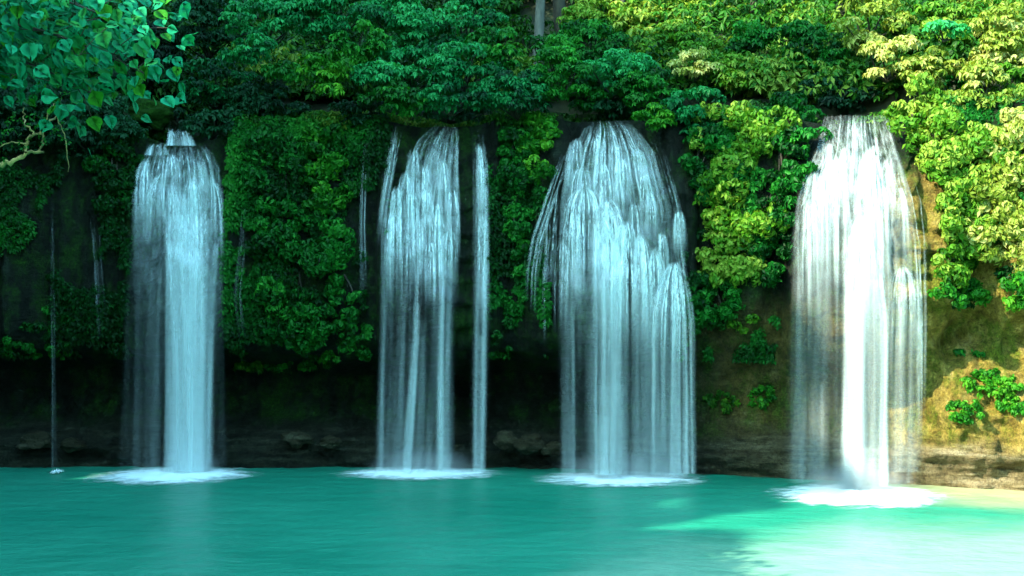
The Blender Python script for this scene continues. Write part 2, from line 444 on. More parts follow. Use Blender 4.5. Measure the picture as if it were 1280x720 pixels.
class Ribbons:
    def __init__(s): s.V = []; s.Fc = []; s.D = []; s.R = []; s.UV = []; s.n = 0
    def bundle(s, L, R, n, dens, wpx=(3, 12), start=(0, 20), end=None, off=.05, rnd=0, sides=(0, 1), seg=46, droop=0, fade_end=False, slow=(.1, .5), burst=False):
        y0 = L[0][0]; y1 = L[-1][0] if end is None else end
        rg = np.random.default_rng(rnd)
        fr = rg.uniform(sides[0], sides[1], n); w0 = rg.uniform(wpx[0], wpx[1], n)
        st = y0 + rg.uniform(start[0], start[1], n)
        de = dens * (np.sin(PI * np.clip((fr - sides[0]) / (sides[1] - sides[0]), .06, .94)) ** .5) * (.25 + 1.35 * rg.uniform(0, 1, n) ** 1.8)
        offs = off + rg.uniform(0, .10, n)
        en = np.full(n, float(y1)) if not fade_end else y1 - rg.uniform(0, (y1 - y0) * .4, n)
        K = 7; rg_f = rg.uniform(1.0, 1.6, n)
        Y = None; ph = rg.uniform(0, 100, n)
        for j in range(seg + 1):
            t = j / seg
            py = st + (en - st) * t
            l = tab(L, py); r = tab(R, py)
            wob = 1.2 * np.sin(py * .03 + ph) * (1 - t)
            px = l + (r - l) * fr + wob
            if Y is None: Y = np.full(n, 24.6)
            for _ in range(3 if j == 0 else 1):
                X = (px - 640) / F * Y; Z = CAMZ - (py - 360) / F * Y
                ys = surf_y(X, Z) - offs
                Yn = ys if j == 0 else np.minimum(Y, ys)
                if j == 0: Y = Yn
            Y = Yn
            X = (px - 640) / F * Y; Z = np.maximum(CAMZ - (py - 360) / F * Y, .0)
            w = w0 * Y / F * (.45 + .55 * min(1, t * 2.5)) * (1 + .5 * float(sstep(.4, 1, t)))
            a = de * min(1, t * 7 + .12) * (1 if not fade_end else (1 - sstep(.6, 1, t)))
            if burst is True: a = de * min(1, (t / .05) ** .5) * (1 - sstep(.12, 1, t)) ** 1.3
            elif burst: a = de * min(1, (t / .03) ** .5) * (burst + (1 - burst) * (1 - sstep(.05, .55, t)) ** 1.2)
            if burst and y1 < 580: a = a * (1 - sstep(.45, 1, t * rg_f))
            rough = 1 - sstep(*slow, t)
            for k in range(K):
                c = k / (K - 1) * 2 - 1
                s.V.append(np.stack([X + c * w * .5, Y + w * .28 * c * c, Z], 1))
                s.D.append(a * (1 - c * c) ** 1.4 if abs(c) < 1 else a * 0)
                s.R.append(np.full(n, rough))
                s.UV.append(np.stack([ph + c * w * .5, (6 - Z) + ph * 3.1], 1))
        # index = base + (j*K + k)*n + i
        b = s.n
        jj, kk, ii = np.meshgrid(np.arange(seg), np.arange(K - 1), np.arange(n), indexing='ij')
        v = (b + (jj * K + kk) * n + ii).ravel()
        s.Fc.append(np.stack([v, v + n, v + n + K * n, v + K * n], 1))
        s.n += (seg + 1) * K * n
    def fan(s, px, py, xl, xr, yend, dens, n, rnd, w0=3, low=.25, wpx=(2, 8), bend=40):
        """water bursting off a ledge at (px, py), spreading to xl..xr and falling to yend"""
        ys = [0, 4, 9, 16, 26, bend, bend * 1.8, yend - py]
        L = []; R = []
        for q in ys:
            k = min(1.0, 1 - math.exp(-q / bend * 2.2)) if q < yend - py else 1.0
            L.append((py + q, px - w0 + (xl - px + w0) * k)); R.append((py + q, px + w0 + (xr - px - w0) * k))
        s.bundle(L, R, n, dens * 1.35, wpx, (0, 5), rnd=rnd, off=.12, burst=low, slow=(.12, .4), seg=34)
        s.bundle(L, R, max(4, n // 4), dens * 1.0, (wpx[1], wpx[1] * 2.4), (0, 4), rnd=rnd + 500, off=.11, burst=low, slow=(.0, .15), seg=26)
    def sheet(s, L, R, dens, off=.04, nu=90, seg=70, rnd=0, start_jit=6, slow=(.15, .55), dprof=None):
        y0 = L[0][0]; y1 = L[-1][0]
        f = np.linspace(0, 1, nu); Y = np.full(nu, 24.6)
        top = y0 + start_jit * (fbm(f * 14, rnd * 3.3, 0, 3) + 1)
        for j in range(seg + 1):
            t = j / seg
            py = top + (y1 - top) * t
            l = tab(L, py); r = tab(R, py); px = l + (r - l) * f
            for _ in range(3 if j == 0 else 1):
                X = (px - 640) / F * Y; Z = CAMZ - (py - 360) / F * Y
                ys = surf_y(X, Z) - off
                if j == 0: Y = ys
            Y = np.minimum(Y, ys)
            X = (px - 640) / F * Y; Z = np.maximum(CAMZ - (py - 360) / F * Y, 0)
            s.V.append(np.stack([X, Y, Z], 1))
            ew = .03 + .16 * sstep(.25, .8, t); e = sstep(0, 1, np.minimum(f, 1 - f) / ew)
            dp = 1 if dprof is None else np.interp(t, [a for a, b in dprof], [b for a, b in dprof])
            s.D.append(dens * e * min(1, t * 8 + .3) * dp)
            s.R.append(np.full(nu, 1 - sstep(*slow, t)))
            s.UV.append(np.stack([X + rnd * 7, 6 - Z], 1))
        b = s.n
        v = (b + np.arange(seg)[:, None] * nu + np.arange(nu - 1)[None, :]).ravel()
        s.Fc.append(np.stack([v, v + 1, v + 1 + nu, v + nu], 1))
        s.n += (seg + 1) * nu
    def build(s, name, parent):
        return mesh_obj(name, np.concatenate(s.V), np.concatenate(s.Fc), FALL, parent, smooth=True,
                        vattr={'dens': np.concatenate(s.D), 'rough': np.concatenate(s.R)}, uv=np.concatenate(s.UV))

def foam(parent, x0, x1, yt, yb_, seed, strength=1.25):
    """foam patch spanning photo px x0..x1 and py yt..yb_ on the water plane"""
    Yf = F * CAMZ / (yt - 360); Yn = F * CAMZ / (yb_ - 360); Yc = (Yf + Yn) / 2
    cx = ((x0 + x1) / 2 - 640) / F * Yc; rx = (x1 - x0) / 2 / F * Yc; ry = (Yf - Yn) / 2
    nr, na = 16, 72
    V = []; D = []
    for r in range(nr + 1):
        k = r / nr * 1.25
        for a in range(na):
            th = a / na * 2 * PI
            jx = 1 + .10 * float(vnoise(math.cos(th) * 2, math.sin(th) * 2, seed))
            z = .012 + .05 * max(0, 1 - k) * (1 + float(vnoise(k * 9, th * 4, seed)))
            V.append((cx + rx * k * jx * math.cos(th), Yc + ry * k * jx * math.sin(th), z))
            D.append(strength - k * 1.1)
    V = np.array(V); Fc = []
    for r in range(nr):
        for a in range(na):
            b = (a + 1) % na
            Fc.append((r * na + a, r * na + b, (r + 1) * na + b, (r + 1) * na + a))
    mesh_obj('foam', V, np.array(Fc), FOAM, parent, smooth=True, vattr={'dens': np.array(D)})

def mist_mat():
    m, nt, nd, lk = new_mat('water_mist'); out = nd.new('ShaderNodeOutputMaterial')
    v = nd.new('ShaderNodeVolumePrincipled'); v.inputs['Color'].default_value = (.9, .99, 1, 1)
    tc = nd.new('ShaderNodeTexCoord'); mp = nd.new('ShaderNodeMapping')
    mp.inputs['Location'].default_value = (-1, -1, 0); mp.inputs['Scale'].default_value = (2, 2, 1)
    lk.new(tc.outputs['Generated'], mp.inputs['Vector'])
    ln = nd.new('ShaderNodeVectorMath'); ln.operation = 'LENGTH'; lk.new(mp.outputs[0], ln.inputs[0])
    mr = nd.new('ShaderNodeMapRange'); mr.interpolation_type = 'SMOOTHERSTEP'
    mr.inputs['From Min'].default_value = 1.0; mr.inputs['From Max'].default_value = .0
    mr.inputs['To Min'].default_value = 0; mr.inputs['To Max'].default_value = 2.6
    lk.new(ln.outputs['Value'], mr.inputs['Value']); lk.new(mr.outputs[0], v.inputs['Density'])
    lk.new(v.outputs[0], out.inputs['Volume']); return m
MIST = mist_mat()
def mist(parent, px, hw, py, hgt):
    import bmesh
    Y = F * CAMZ / (py - 360); c = at(px, py, Y); c[2] = .03
    bm = bmesh.new(); bmesh.ops.create_icosphere(bm, subdivisions=4, radius=1)
    V = np.array([v.co[:] for v in bm.verts]); T = np.array([[v.index for v in f.verts] for f in bm.faces]); bm.free()
    V[:, 2] = np.maximum(V[:, 2], 0)
    V = c + V * np.array([hw * Y / F, .55, hgt])
    mesh_obj('mist', V, T, MIST, parent, smooth=True)

G_FALL = 'white waterfalls dropping over the mossy cliff into the pool'
# ---- first
f1 = empty('waterfall', (-5.6, 23.6, 0), 'narrow blue white waterfall below the dark trees, leftmost of the four big falls', 'waterfall', G_FALL)
L1 = [(178, 190), (190, 180), (210, 171), (240, 166), (300, 165), (400, 160), (588, 154)]
R1 = [(178, 256), (190, 267), (210, 276), (240, 280), (300, 281), (400, 280), (588, 283)]
r = Ribbons()
r.sheet(L1, R1, .30, rnd=1, dprof=[(0, 1), (.12, 1), (.35, .7), (.55, .25), (1, .10)])
r.bundle(L1, R1, 50, .55, (2, 7), (0, 14), end=300, rnd=2, fade_end=True)
r.bundle(L1, R1, 26, .10, (4, 14), (0, 60), rnd=3)
for q, (x, y, xl, xr, ye, d, n) in enumerate([(186, 196, 168, 190, 420, .55, 14), (204, 214, 178, 206, 400, .6, 16), (262, 222, 258, 280, 420, .7, 16), (246, 200, 240, 262, 330, .6, 14), (215, 192, 205, 228, 300, .6, 12)]):
    r.fan(x, y, xl, xr, ye, d, n, 110 + q, low=0.02, bend=30)
r.build('water_veil', f1)
r = Ribbons()
r.sheet([(232, 202), (280, 206), (330, 210), (400, 213), (590, 214)], [(232, 256), (280, 260), (330, 260), (400, 260), (590, 258)], .55, off=.13, rnd=5, start_jit=12, dprof=[(0, 1), (.4, .9), (1, .62)])
r.bundle([(226, 198), (280, 206), (400, 214), (590, 216)], [(226, 256), (280, 260), (400, 258), (590, 256)], 40, .42, (4, 16), (0, 30), off=.11, rnd=6)
r.fan(214, 226, 206, 236, 590, .9, 26, 120, low=.35)
r.fan(240, 220, 226, 258, 590, .8, 26, 121, low=.30)
r.build('main_stream', f1)
r = Ribbons()
r.bundle([(240, 264), (300, 260), (360, 256), (590, 250)], [(240, 278), (300, 276), (360, 268), (590, 262)], 14, .30, (4, 10), (0, 60), rnd=9)
r.build('side_stream', f1)
r = Ribbons()
LU = [(161, 208), (170, 206), (182, 204)]; RU = [(163, 236), (172, 241), (184, 246)]
r.bundle(LU, RU, 34, .8, (2, 6), (0, 5), rnd=10, seg=12)
r.bundle([(178, 188), (184, 184), (194, 180)], [(178, 208), (184, 208), (194, 210)], 14, .7, (3, 7), (0, 4), rnd=12, seg=12)
r.build('upper_cascade', f1)
foam(f1, 116, 320, 583, 608, 1.5)
mist(f1, 238, 48, 592, .55)

# ---- second
f2 = empty('waterfall', (-1.3, 23.6, 0), 'pale blue waterfall with slanted top and dark rock gap before its right strand', 'waterfall', G_FALL)
L2 = [(153, 548), (175, 522), (200, 510), (225, 502), (260, 487), (320, 478), (380, 475), (590, 470)]
R2 = [(153, 572), (175, 574), (200, 573), (225, 573), (260, 574), (320, 573), (380, 570), (590, 562)]
r = Ribbons()
r.sheet(L2, R2, .24, rnd=21, dprof=[(0, .9), (.15, 1), (.35, .9), (.5, .45), (1, .2)])
r.bundle(L2, R2, 60, .55, (2, 6), (0, 20), end=330, rnd=22, fade_end=True)
r.bundle(L2, R2, 18, .12, (4, 14), (10, 160), rnd=24)
F2 = [(519, 184, 508, 526, 380, .7, 12), (508, 212, 496, 516, 430, .8, 14), (530, 205, 522, 540, 400, .6, 12), (552, 196, 546, 566, 380, .6, 12), (497, 232, 486, 506, 470, .9, 16),
      (514, 238, 506, 524, 460, .8, 14), (534, 232, 526, 546, 420, .8, 14), (490, 262, 478, 500, 500, .8, 14), (545, 252, 536, 560, 480, .8, 16), (566, 236, 558, 574, 430, .7, 12),
      (524, 268, 514, 534, 480, .8, 14), (508, 290, 500, 518, 500, .7, 12), (562, 285, 552, 573, 480, .7, 14), (538, 300, 530, 548, 470, .6, 12)]
for q, (x, y, xl, xr, ye, d, n) in enumerate(F2): r.fan(x, y, xl, xr, ye, d, n, 130 + q, low=.02, bend=26, wpx=(2, 6))
r.build('water_veil', f2)
r = Ribbons()
r.bundle([(240, 486), (330, 478), (590, 474)], [(240, 500), (330, 492), (590, 486)], 9, .24, (4, 10), (0, 60), rnd=25)
r.bundle([(250, 500), (330, 498), (590, 488)], [(250, 516), (330, 510), (590, 498)], 6, .16, (4, 10), (0, 60), rnd=125)
r.bundle([(250, 526), (330, 522), (590, 504)], [(250, 536), (330, 532), (590, 514)], 12, .42, (3, 9), (0, 40), rnd=26)
r.bundle([(230, 548), (330, 548), (590, 548)], [(230, 568), (330, 564), (590, 562)], 14, .30, (4, 12), (0, 60), rnd=27)
r.build('main_stream', f2)
r = Ribbons()
r.bundle([(152, 588), (200, 592), (300, 592), (590, 592)], [(152, 602), (200, 610), (300, 610), (590, 603)], 18, .32, (3, 9), (0, 30), rnd=28)
r.fan(598, 178, 592, 610, 420, .6, 12, 160, low=.05); r.fan(602, 264, 594, 611, 560, .6, 12, 161, low=.1)
r.build('side_stream', f2)
r = Ribbons()
r.bundle([(158, 493), (200, 484), (260, 476), (320, 470)], [(158, 504), (200, 498), (260, 486), (320, 480)], 12, .45, (2, 7), (0, 12), rnd=29, fade_end=True)
r.build('upper_cascade', f2)
foam(f2, 418, 628, 584, 602, 3.5)
mist(f2, 530, 90, 591, .5)

# ---- third
f3 = empty('waterfall', (1.7, 23.2, 0), 'widest waterfall of the four, spreading like a fan below the round green shrubs', 'waterfall', G_FALL)
L3 = [(150, 734), (165, 727), (190, 714), (220, 706), (260, 700), (320, 696), (400, 698), (592, 702)]
R3 = [(150, 784), (165, 800), (190, 818), (220, 826), (260, 838), (320, 845), (400, 850), (592, 852)]
r = Ribbons()
r.sheet(L3, R3, .24, rnd=31, dprof=[(0, .8), (.1, .9), (.3, 1), (.5, .45), (1, .18)])
r.bundle(L3, R3, 110, .6, (1.8, 5), (0, 14), end=300, rnd=32, fade_end=True)
r.bundle(L3, R3, 26, .12, (5, 16), (10, 160), rnd=34)
F3 = [(722, 172, 706, 730, 330, .6, 14), (745, 170, 738, 756, 290, .5, 12), (770, 178, 760, 784, 300, .5, 12), (796, 184, 786, 812, 320, .5, 12),
      (752, 202, 738, 768, 360, .8, 18), (728, 206, 712, 740, 380, .8, 18), (776, 196, 766, 788, 340, .7, 14), (806, 214, 798, 820, 360, .6, 12),
      (730, 232, 700, 762, 520, 1., 36), (760, 246, 744, 782, 480, .9, 24), (812, 236, 806, 828, 400, .6, 12), (848, 262, 836, 856, 380, .7, 12), (792, 252, 784, 804, 420, .7, 14),
      (716, 262, 700, 728, 520, .7, 16), (704, 300, 694, 716, 540, .6, 12), (828, 290, 818, 842, 440, .5, 12)]
for q, (x, y, xl, xr, ye, d, n) in enumerate(F3): r.fan(x, y, xl, xr, ye, d, n, 170 + q, low=.03, bend=30, wpx=(2, 7))
r.build('water_veil', f3)
r = Ribbons()
r.bundle([(240, 712), (300, 706), (400, 704), (592, 704)], [(240, 730), (300, 724), (400, 718), (592, 718)], 12, .22, (4, 10), (0, 60), rnd=35)
for q, (x, y, xl, xr, d, n) in enumerate([(762, 254, 742, 784, .8, 20), (783, 274, 762, 800, .9, 22), (800, 290, 786, 818, .8, 18), (818, 308, 806, 834, .7, 14)]):
    r.fan(x, y, xl, xr, 594, d, n, 290 + q, low=.07, bend=44, wpx=(3, 10))
r.fan(750, 268, 740, 776, 594, .8, 26, 191, low=.30, wpx=(3, 10))
r.bundle([(240, 742), (300, 744), (400, 750), (594, 750)], [(240, 780), (300, 778), (400, 774), (594, 770)], 20, .42, (5, 16), (0, 60), off=.1, rnd=37)
r.bundle([(300, 806), (360, 804), (592, 804)], [(300, 828), (360, 830), (592, 828)], 10, .18, (4, 12), (0, 60), rnd=38)
r.build('main_stream', f3)
r = Ribbons()
r.bundle([(185, 706), (220, 690), (260, 676), (300, 662), (340, 656), (400, 654)], [(185, 714), (220, 704), (260, 692), (300, 680), (340, 674), (400, 672)], 22, .5, (1.5, 4), (0, 70), rnd=39, fade_end=True, slow=(.5, 1))
r.bundle([(230, 692), (280, 682), (340, 678), (440, 678)], [(230, 704), (280, 700), (340, 696), (440, 694)], 16, .4, (1.5, 4), (0, 70), rnd=139, fade_end=True, slow=(.5, 1))
r.bundle([(160, 806), (200, 822), (260, 836), (330, 846), (400, 850), (592, 854)], [(160, 820), (200, 834), (260, 852), (330, 858), (400, 868), (592, 870)], 20, .24, (2, 6), (0, 110), rnd=40, slow=(.3, .8))
r.fan(844, 326, 812, 868, 594, .95, 34, 192, low=.22, bend=60, wpx=(3, 9))
r.build('side_stream', f3)
foam(f3, 668, 886, 589, 611, 5.5)
mist(f3, 778, 105, 598, .55)

# ---- fourth
f4 = empty('waterfall', (5.6, 22.0, 0), 'bright sunlit waterfall with flat square top beside the ochre rock wall', 'waterfall', G_FALL)
L4 = [(143, 1030), (160, 1026), (190, 1020), (215, 1008), (250, 996), (300, 989), (380, 986), (604, 984)]
R4 = [(143, 1109), (160, 1113), (190, 1121), (215, 1130), (250, 1138), (300, 1146), (380, 1150), (604, 1146)]
r = Ribbons()
r.sheet(L4, R4, .20, rnd=51, dprof=[(0, 1.2), (.12, 1), (.3, 1), (.5, .75), (1, .45)], start_jit=1.5)
r.bundle(L4, R4, 60, .42, (2, 7), (0, 4), end=300, rnd=52, fade_end=True)
r.bundle(L4, R4, 40, .15, (4, 14), (10, 160), rnd=54)
F4 = [(1036, 178, 1026, 1046, 340, .45, 12), (1056, 182, 1046, 1066, 340, .4, 12), (1092, 180, 1080, 1104, 350, .5, 14), (1110, 196, 1102, 1122, 360, .4, 10),
      (1020, 212, 1004, 1034, 480, .5, 18), (1046, 196, 1026, 1062, 520, .7, 30), (1012, 246, 994, 1024, 560, .4, 16), (1124, 232, 1114, 1138, 420, .35, 10), (1128, 330, 1110, 1150, 590, .4, 20)]
for q, (x, y, xl, xr, ye, d, n) in enumerate(F4): r.fan(x, y, xl, xr, ye, d, n, 210 + q, low=.12, bend=34, wpx=(3, 8))
r.build('water_veil', f4)
r = Ribbons()
r.fan(1086, 186, 1068, 1112, 560, .6, 34, 230, low=.15, bend=60, wpx=(3, 10))
r.fan(1078, 266, 1052, 1100, 612, .6, 34, 231, low=.25, bend=60, wpx=(3, 10))
r.bundle([(230, 1050), (300, 1056), (400, 1058), (612, 1058)], [(230, 1092), (300, 1094), (400, 1084), (612, 1080)], 26, .38, (6, 18), (0, 60), off=.1, rnd=56)
r.build('main_stream', f4)
r = Ribbons()
r.bundle([(200, 1122), (250, 1132), (300, 1140), (400, 1146), (604, 1148)], [(200, 1134), (250, 1152), (300, 1158), (400, 1158), (604, 1156)], 20, .26, (2, 7), (0, 130), rnd=58, slow=(.3, .8), fade_end=True)
r.bundle([(250, 1088), (400, 1100), (608, 1100)], [(250, 1102), (400, 1110), (608, 1110)], 12, .38, (3, 9), (0, 60), rnd=59)
r.build('side_stream', f4)
foam(f4, 966, 1180, 604, 638, 7.5)
mist(f4, 1072, 88, 616, .6)

# ---- thin trickles
def trickle(L, R, n, dens, label, seed, end_fade=True, fm=None, w=(1.5, 4)):
    p = at(L[-1][1], 586, 24.2)
    p[2] = 0 if not end_fade else at(L[-1][1], L[-1][0], 24.0)[2]
    t = empty('trickle', p, label, 'trickle', 'thin trickles between the big falls')
    q = Ribbons(); q.bundle(L, R, n, dens * .7, w, (0, 60), rnd=seed, fade_end=end_fade); q.build('water_strand', t)
    if fm: foam(t, *fm)
trickle([(232, 62), (300, 63), (588, 64)], [(232, 68), (300, 69), (588, 72)], 8, .075, 'faint thin trickle reaching the pool at the far left under the bare branch', 71, False, (56, 86, 589, 596, 2.2, .75))
trickle([(250, 302), (300, 300), (370, 292), (450, 300)], [(250, 310), (300, 308), (370, 302), (450, 308)], 9, .34, 'thin blue trickle between the narrow leftmost fall and the hanging vines', 72)
trickle([(168, 457), (220, 451), (280, 449), (400, 449)], [(168, 463), (220, 458), (280, 457), (400, 459)], 9, .42, 'thin curved trickle just left of the slanted pale blue waterfall', 73)
trickle([(255, 100), (330, 108), (430, 112)], [(255, 122), (330, 128), (430, 135)], 12, .14, 'barely visible wet streaks on dark rock left of the narrow fall', 74)

# ------------------------------------------------------------------ foliage
def unit(v): return v / np.maximum(np.linalg.norm(v, axis=-1, keepdims=True), 1e-9)

def rosettes(C, A, size, K, tint, rg, droop=.45, narrow=.50):
    """C (n,3) centres, A (n,3) axes -> leaflets. returns verts, tris, tint per tri"""
    n = len(C)
    ref = unit(rg.normal(size=(n, 3)))
    e1 = unit(np.cross(A, ref)); e2 = np.cross(A, e1)
    k = np.arange(K)[None, :]
    az = rg.uniform(0, 2 * PI, (n, 1)) + k * 2 * PI / K + rg.uniform(-.35, .35, (n, K))
    dr = droop + rg.uniform(-.35, .35, (n, K))
    d = e1[:, None] * np.cos(az)[..., None] + e2[:, None] * np.sin(az)[..., None]
    d = unit(d * np.cos(dr)[..., None] - A[:, None] * np.sin(dr)[..., None] + np.array([0, 0, -.18]))
    L = size * rg.uniform(.65, 1.2, (n, K))[..., None]
    side = unit(np.cross(d, A[:, None] + .25 * rg.normal(size=(n, K, 3))))
    nor = np.cross(side, d)
    b = C[:, None] + d * L * .12 + nor * 0
    mid = b + d * L * .45
    fold = nor * L * .07
    l = mid + side * L * narrow * .5 + fold; r = mid - side * L * narrow * .5 + fold
    t = b + d * L - nor * L * .10
    V = np.stack([b, l, t, r], 2).reshape(-1, 3)
    m = n * K; i = np.arange(m) * 4
    T = np.concatenate([np.stack([i, i + 1, i + 2], 1), np.stack([i, i + 2, i + 3], 1)])
    tt = np.clip(np.repeat(tint, K) + rg.uniform(-.16, .16, m), 0, 1)
    return V, T, np.concatenate([tt, tt])

class FB:
    def __init__(s): s.V = []; s.T = []; s.A = []; s.n = 0
    def add(s, V, T, a):
        s.V.append(V); s.T.append(T + s.n); s.A.append(a); s.n += len(V)
    def build(s, name, mat, parent):
        return mesh_obj(name, np.concatenate(s.V), np.concatenate(s.T), mat, parent, fattr={'tint': np.concatenate(s.A)})

def tube(pts, rads, seg=6):
    pts = np.asarray(pts, float); n = len(pts)
    d = unit(np.gradient(pts, axis=0)); ref = np.array([.31, .9, .2])
    e1 = unit(np.cross(d, ref)); e2 = np.cross(d, e1)
    a = np.arange(seg) / seg * 2 * PI
    V = pts[:, None] + (e1[:, None] * np.cos(a)[None, :, None] + e2[:, None] * np.sin(a)[None, :, None]) * np.asarray(rads)[:, None, None]
    V = V.reshape(-1, 3); Q = []
    for j in range(n - 1):
        for k in range(seg):
            Q.append((j * seg + k, j * seg + (k + 1) % seg, (j + 1) * seg + (k + 1) % seg, (j + 1) * seg + k))
    return V, np.array(Q)

class TB:
    def __init__(s): s.V = []; s.Q = []; s.n = 0
    def add(s, pts, rads, seg=6):
        V, Q = tube(pts, rads, seg); s.V.append(V); s.Q.append(Q + s.n); s.n += len(V)
    def limb(s, a, b, r0, r1, bend=.15, rg=None, n=7, sag=0):
        a, b = np.asarray(a, float), np.asarray(b, float); L = np.linalg.norm(b - a)
        o1 = rg.normal(size=3) * bend * L * .5
        t = np.linspace(0, 1, n)[:, None]
        p = a + (b - a) * t + o1 * np.sin(t * PI) + np.array([0, 0, 1]) * sag * np.sin(t * PI)
        s.add(p, r0 + (r1 - r0) * t[:, 0])
    def build(s, name, mat, parent):
        return mesh_obj(name, np.concatenate(s.V), np.concatenate(s.Q), mat, parent, smooth=True)

def lobe_leaves(fb, c, rad, nros, size, K, base_tint, rg, droop=.45, narrow=.42, zmin=-.35, upw=.7):
    d = unit(rg.normal(size=(int(nros * 1.7) + 4, 3)))
    d = d[d[:, 2] > zmin][:nros]
    rr = rg.uniform(.72, 1.08, (len(d), 1))
    C = c + d * rad * rr
    A = unit(d / rad * rad.mean() * .8 + np.array([0, 0, upw]) + rg.normal(size=d.shape) * .22)
    ti = np.clip(base_tint + rg.uniform(-.12, .12, len(d)) + .12 * (rr[:, 0] - .9), 0, 1)
    fb.add(*rosettes(C, A, size, K, ti, rg, droop, narrow))

PLANT_N = [0]
def plant(kind, cx, cy, rx, ry, Y, pal, label, size=.105, dens=1.0, K=6, group=None, name=None, cat=None, tint=.4, back=None, rdepth=.75):
    """rx, ry in photo pixels, Y the distance of its middle"""
    PLANT_N[0] += 1; rg = np.random.default_rng(PLANT_N[0] * 13 + 5)
    px = Y / F; C = at(cx, cy, Y); RX, RZ = rx * px, ry * px
    fb = FB(); tb = TB()
    if kind == 'drape':                      # creeper hanging down the cliff face
        root_z = C[2] + RZ
        ytop = float(surf_y(C[0], min(root_z, 5.9)))
        root = np.array([C[0], ytop + .05, min(root_z, 5.85)]) 
        if name is None: name = 'hanging_vine'
        if cat is None: cat = 'vine'
    else:
        root = np.array([C[0], C[1] + RX * .5, C[2] - RZ * .9])
        if name is None: name = 'shrub'
        if cat is None: cat = 'shrub'
    e = empty(name, root, label, cat, group)
    lr = np.clip(min(RX, RZ) * .5, .16 if size > .075 else .10, .48 if size > .075 else .12)
    area = PI * RX * RZ; sc_ = min(1, max(.2, RX / .6, RZ / .6) if kind != 'drape' else max(.2, RZ / .6)) * (1 if size > .085 else .35)
    nl = max(4, int(area / (lr * lr) * 1.15 * dens * (2.0 if size < .075 else 1)))
    for q in range(nl):
        if kind == 'drape':
            a = rg.uniform(0, 2 * PI); k = math.sqrt(rg.uniform(0, 1))
            x = C[0] + RX * k * math.cos(a) * .92; z = C[2] + RZ * k * math.sin(a) * .95
            y = float(surf_y(x, z)) - (.10 + abs(rg.normal()) * .14) * (1 if size > .085 else .35)
            c = np.array([x, y, z]); r = lr * rg.uniform(.6, 1.15) * np.array([1, .75, .8]) * (1 if size > .085 else .7)
            up, zm, dr = .35, -.75, .75
        else:
            d = unit(rg.normal(size=3)); k = rg.uniform(.45, 1) ** .6
            d[1] = -abs(d[1]) if rg.random() < .75 else d[1]
            c = C + d * np.array([RX, RX * rdepth, RZ]) * k * .92
            r = lr * rg.uniform(.6, 1.2) * np.array([1.1, 1.0, .62])
            up, zm, dr = .8, -.3, .5
        bt = tint + rg.uniform(-.28, .28)
        nr = int(4.2 * PI * r[0] * r[2] / (size * size) * .62)
        lobe_leaves(fb, c, r, max(6, nr), size, K, bt, rg, dr, .46, zm, up)
        if q < (6 if kind == 'drape' else 10):
            tb.limb(root, c + np.array([0, .12, -r[2] * .3]), .028 * sc_, .008 * sc_, .12, rg)
    tb.build('stem', BARK, e)
    fb.build('foliage', LEAF[pal], e)
    return e

def sticks_tree(name, base, top, r0, r1, crowns, pal, label, group=None, bark=BARK_PALE, size=.17, cat='tree', tint=.45):
    PLANT_N[0] += 1; rg = np.random.default_rng(PLANT_N[0] * 13 + 5)
    e = empty(name, base, label, cat, group)
    tb = TB(); base = np.asarray(base, float); top = np.asarray(top, float)
    n = 12; t = np.linspace(0, 1, n)[:, None]
    w = np.cumsum(rg.normal(size=(n, 3)) * .06, 0); w[:, 2] = 0
    trunk = base + (top - base) * t + w * t
    tb.add(trunk, (r0 * (1 - t[:, 0]) + r1 * t[:, 0]) * (1 + .35 * np.exp(-t[:, 0] * 12)), 9)
    fb = FB()
    for (ox, oy, oz, R) in crowns:
        c = top + np.array([ox, oy, oz]); k = int(rg.integers(7, 11))
        s = trunk[k]; tb.limb(s, c, r1 * .9, .03, .2, rg)
        for q in range(16):
            d = unit(rg.normal(size=3)); cc = c + d * np.array([R, R, R * .6]) * rg.uniform(.5, 1)
            lr = R * .33 * rg.uniform(.7, 1.2)
            lobe_leaves(fb, cc, np.array([lr, lr, lr * .6]), int(28 * lr * lr / (size * size) * .35) + 8, size * 1.25, 5, tint + rg.uniform(-.25, .25), rg)
            if q < 6: tb.limb(c, cc, .05, .012, .2, rg)
    tb.build('trunk', bark, e); fb.build('crown', LEAF[pal], e)
    return e

G_SH = 'shrubs crowding the cliff top'
G_VI = 'creepers hanging down the cliff face'
G_TR = 'trees on the slope above the falls'
G_FR = 'small plants on the rock'
S = lambda *a, **k: plant('shrub', *a, group=k.pop('group', G_SH), **k)
D = lambda *a, **k: plant('drape', *a, group=k.pop('group', G_VI), **k)

# dark corner at the left
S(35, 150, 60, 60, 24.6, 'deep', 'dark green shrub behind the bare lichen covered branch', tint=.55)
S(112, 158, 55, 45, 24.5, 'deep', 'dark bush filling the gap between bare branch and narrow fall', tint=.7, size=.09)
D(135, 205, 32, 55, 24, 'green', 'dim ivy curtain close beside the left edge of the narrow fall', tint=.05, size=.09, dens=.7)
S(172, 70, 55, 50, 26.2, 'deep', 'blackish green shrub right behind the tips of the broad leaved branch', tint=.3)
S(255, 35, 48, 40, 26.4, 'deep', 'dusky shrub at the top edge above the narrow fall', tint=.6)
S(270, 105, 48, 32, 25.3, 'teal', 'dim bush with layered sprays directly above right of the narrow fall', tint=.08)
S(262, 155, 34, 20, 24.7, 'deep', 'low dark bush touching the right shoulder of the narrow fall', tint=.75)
S(325, 135, 50, 36, 25.2, 'deep', 'shadowed bush below the bright drooping clump at upper left centre', tint=.6)
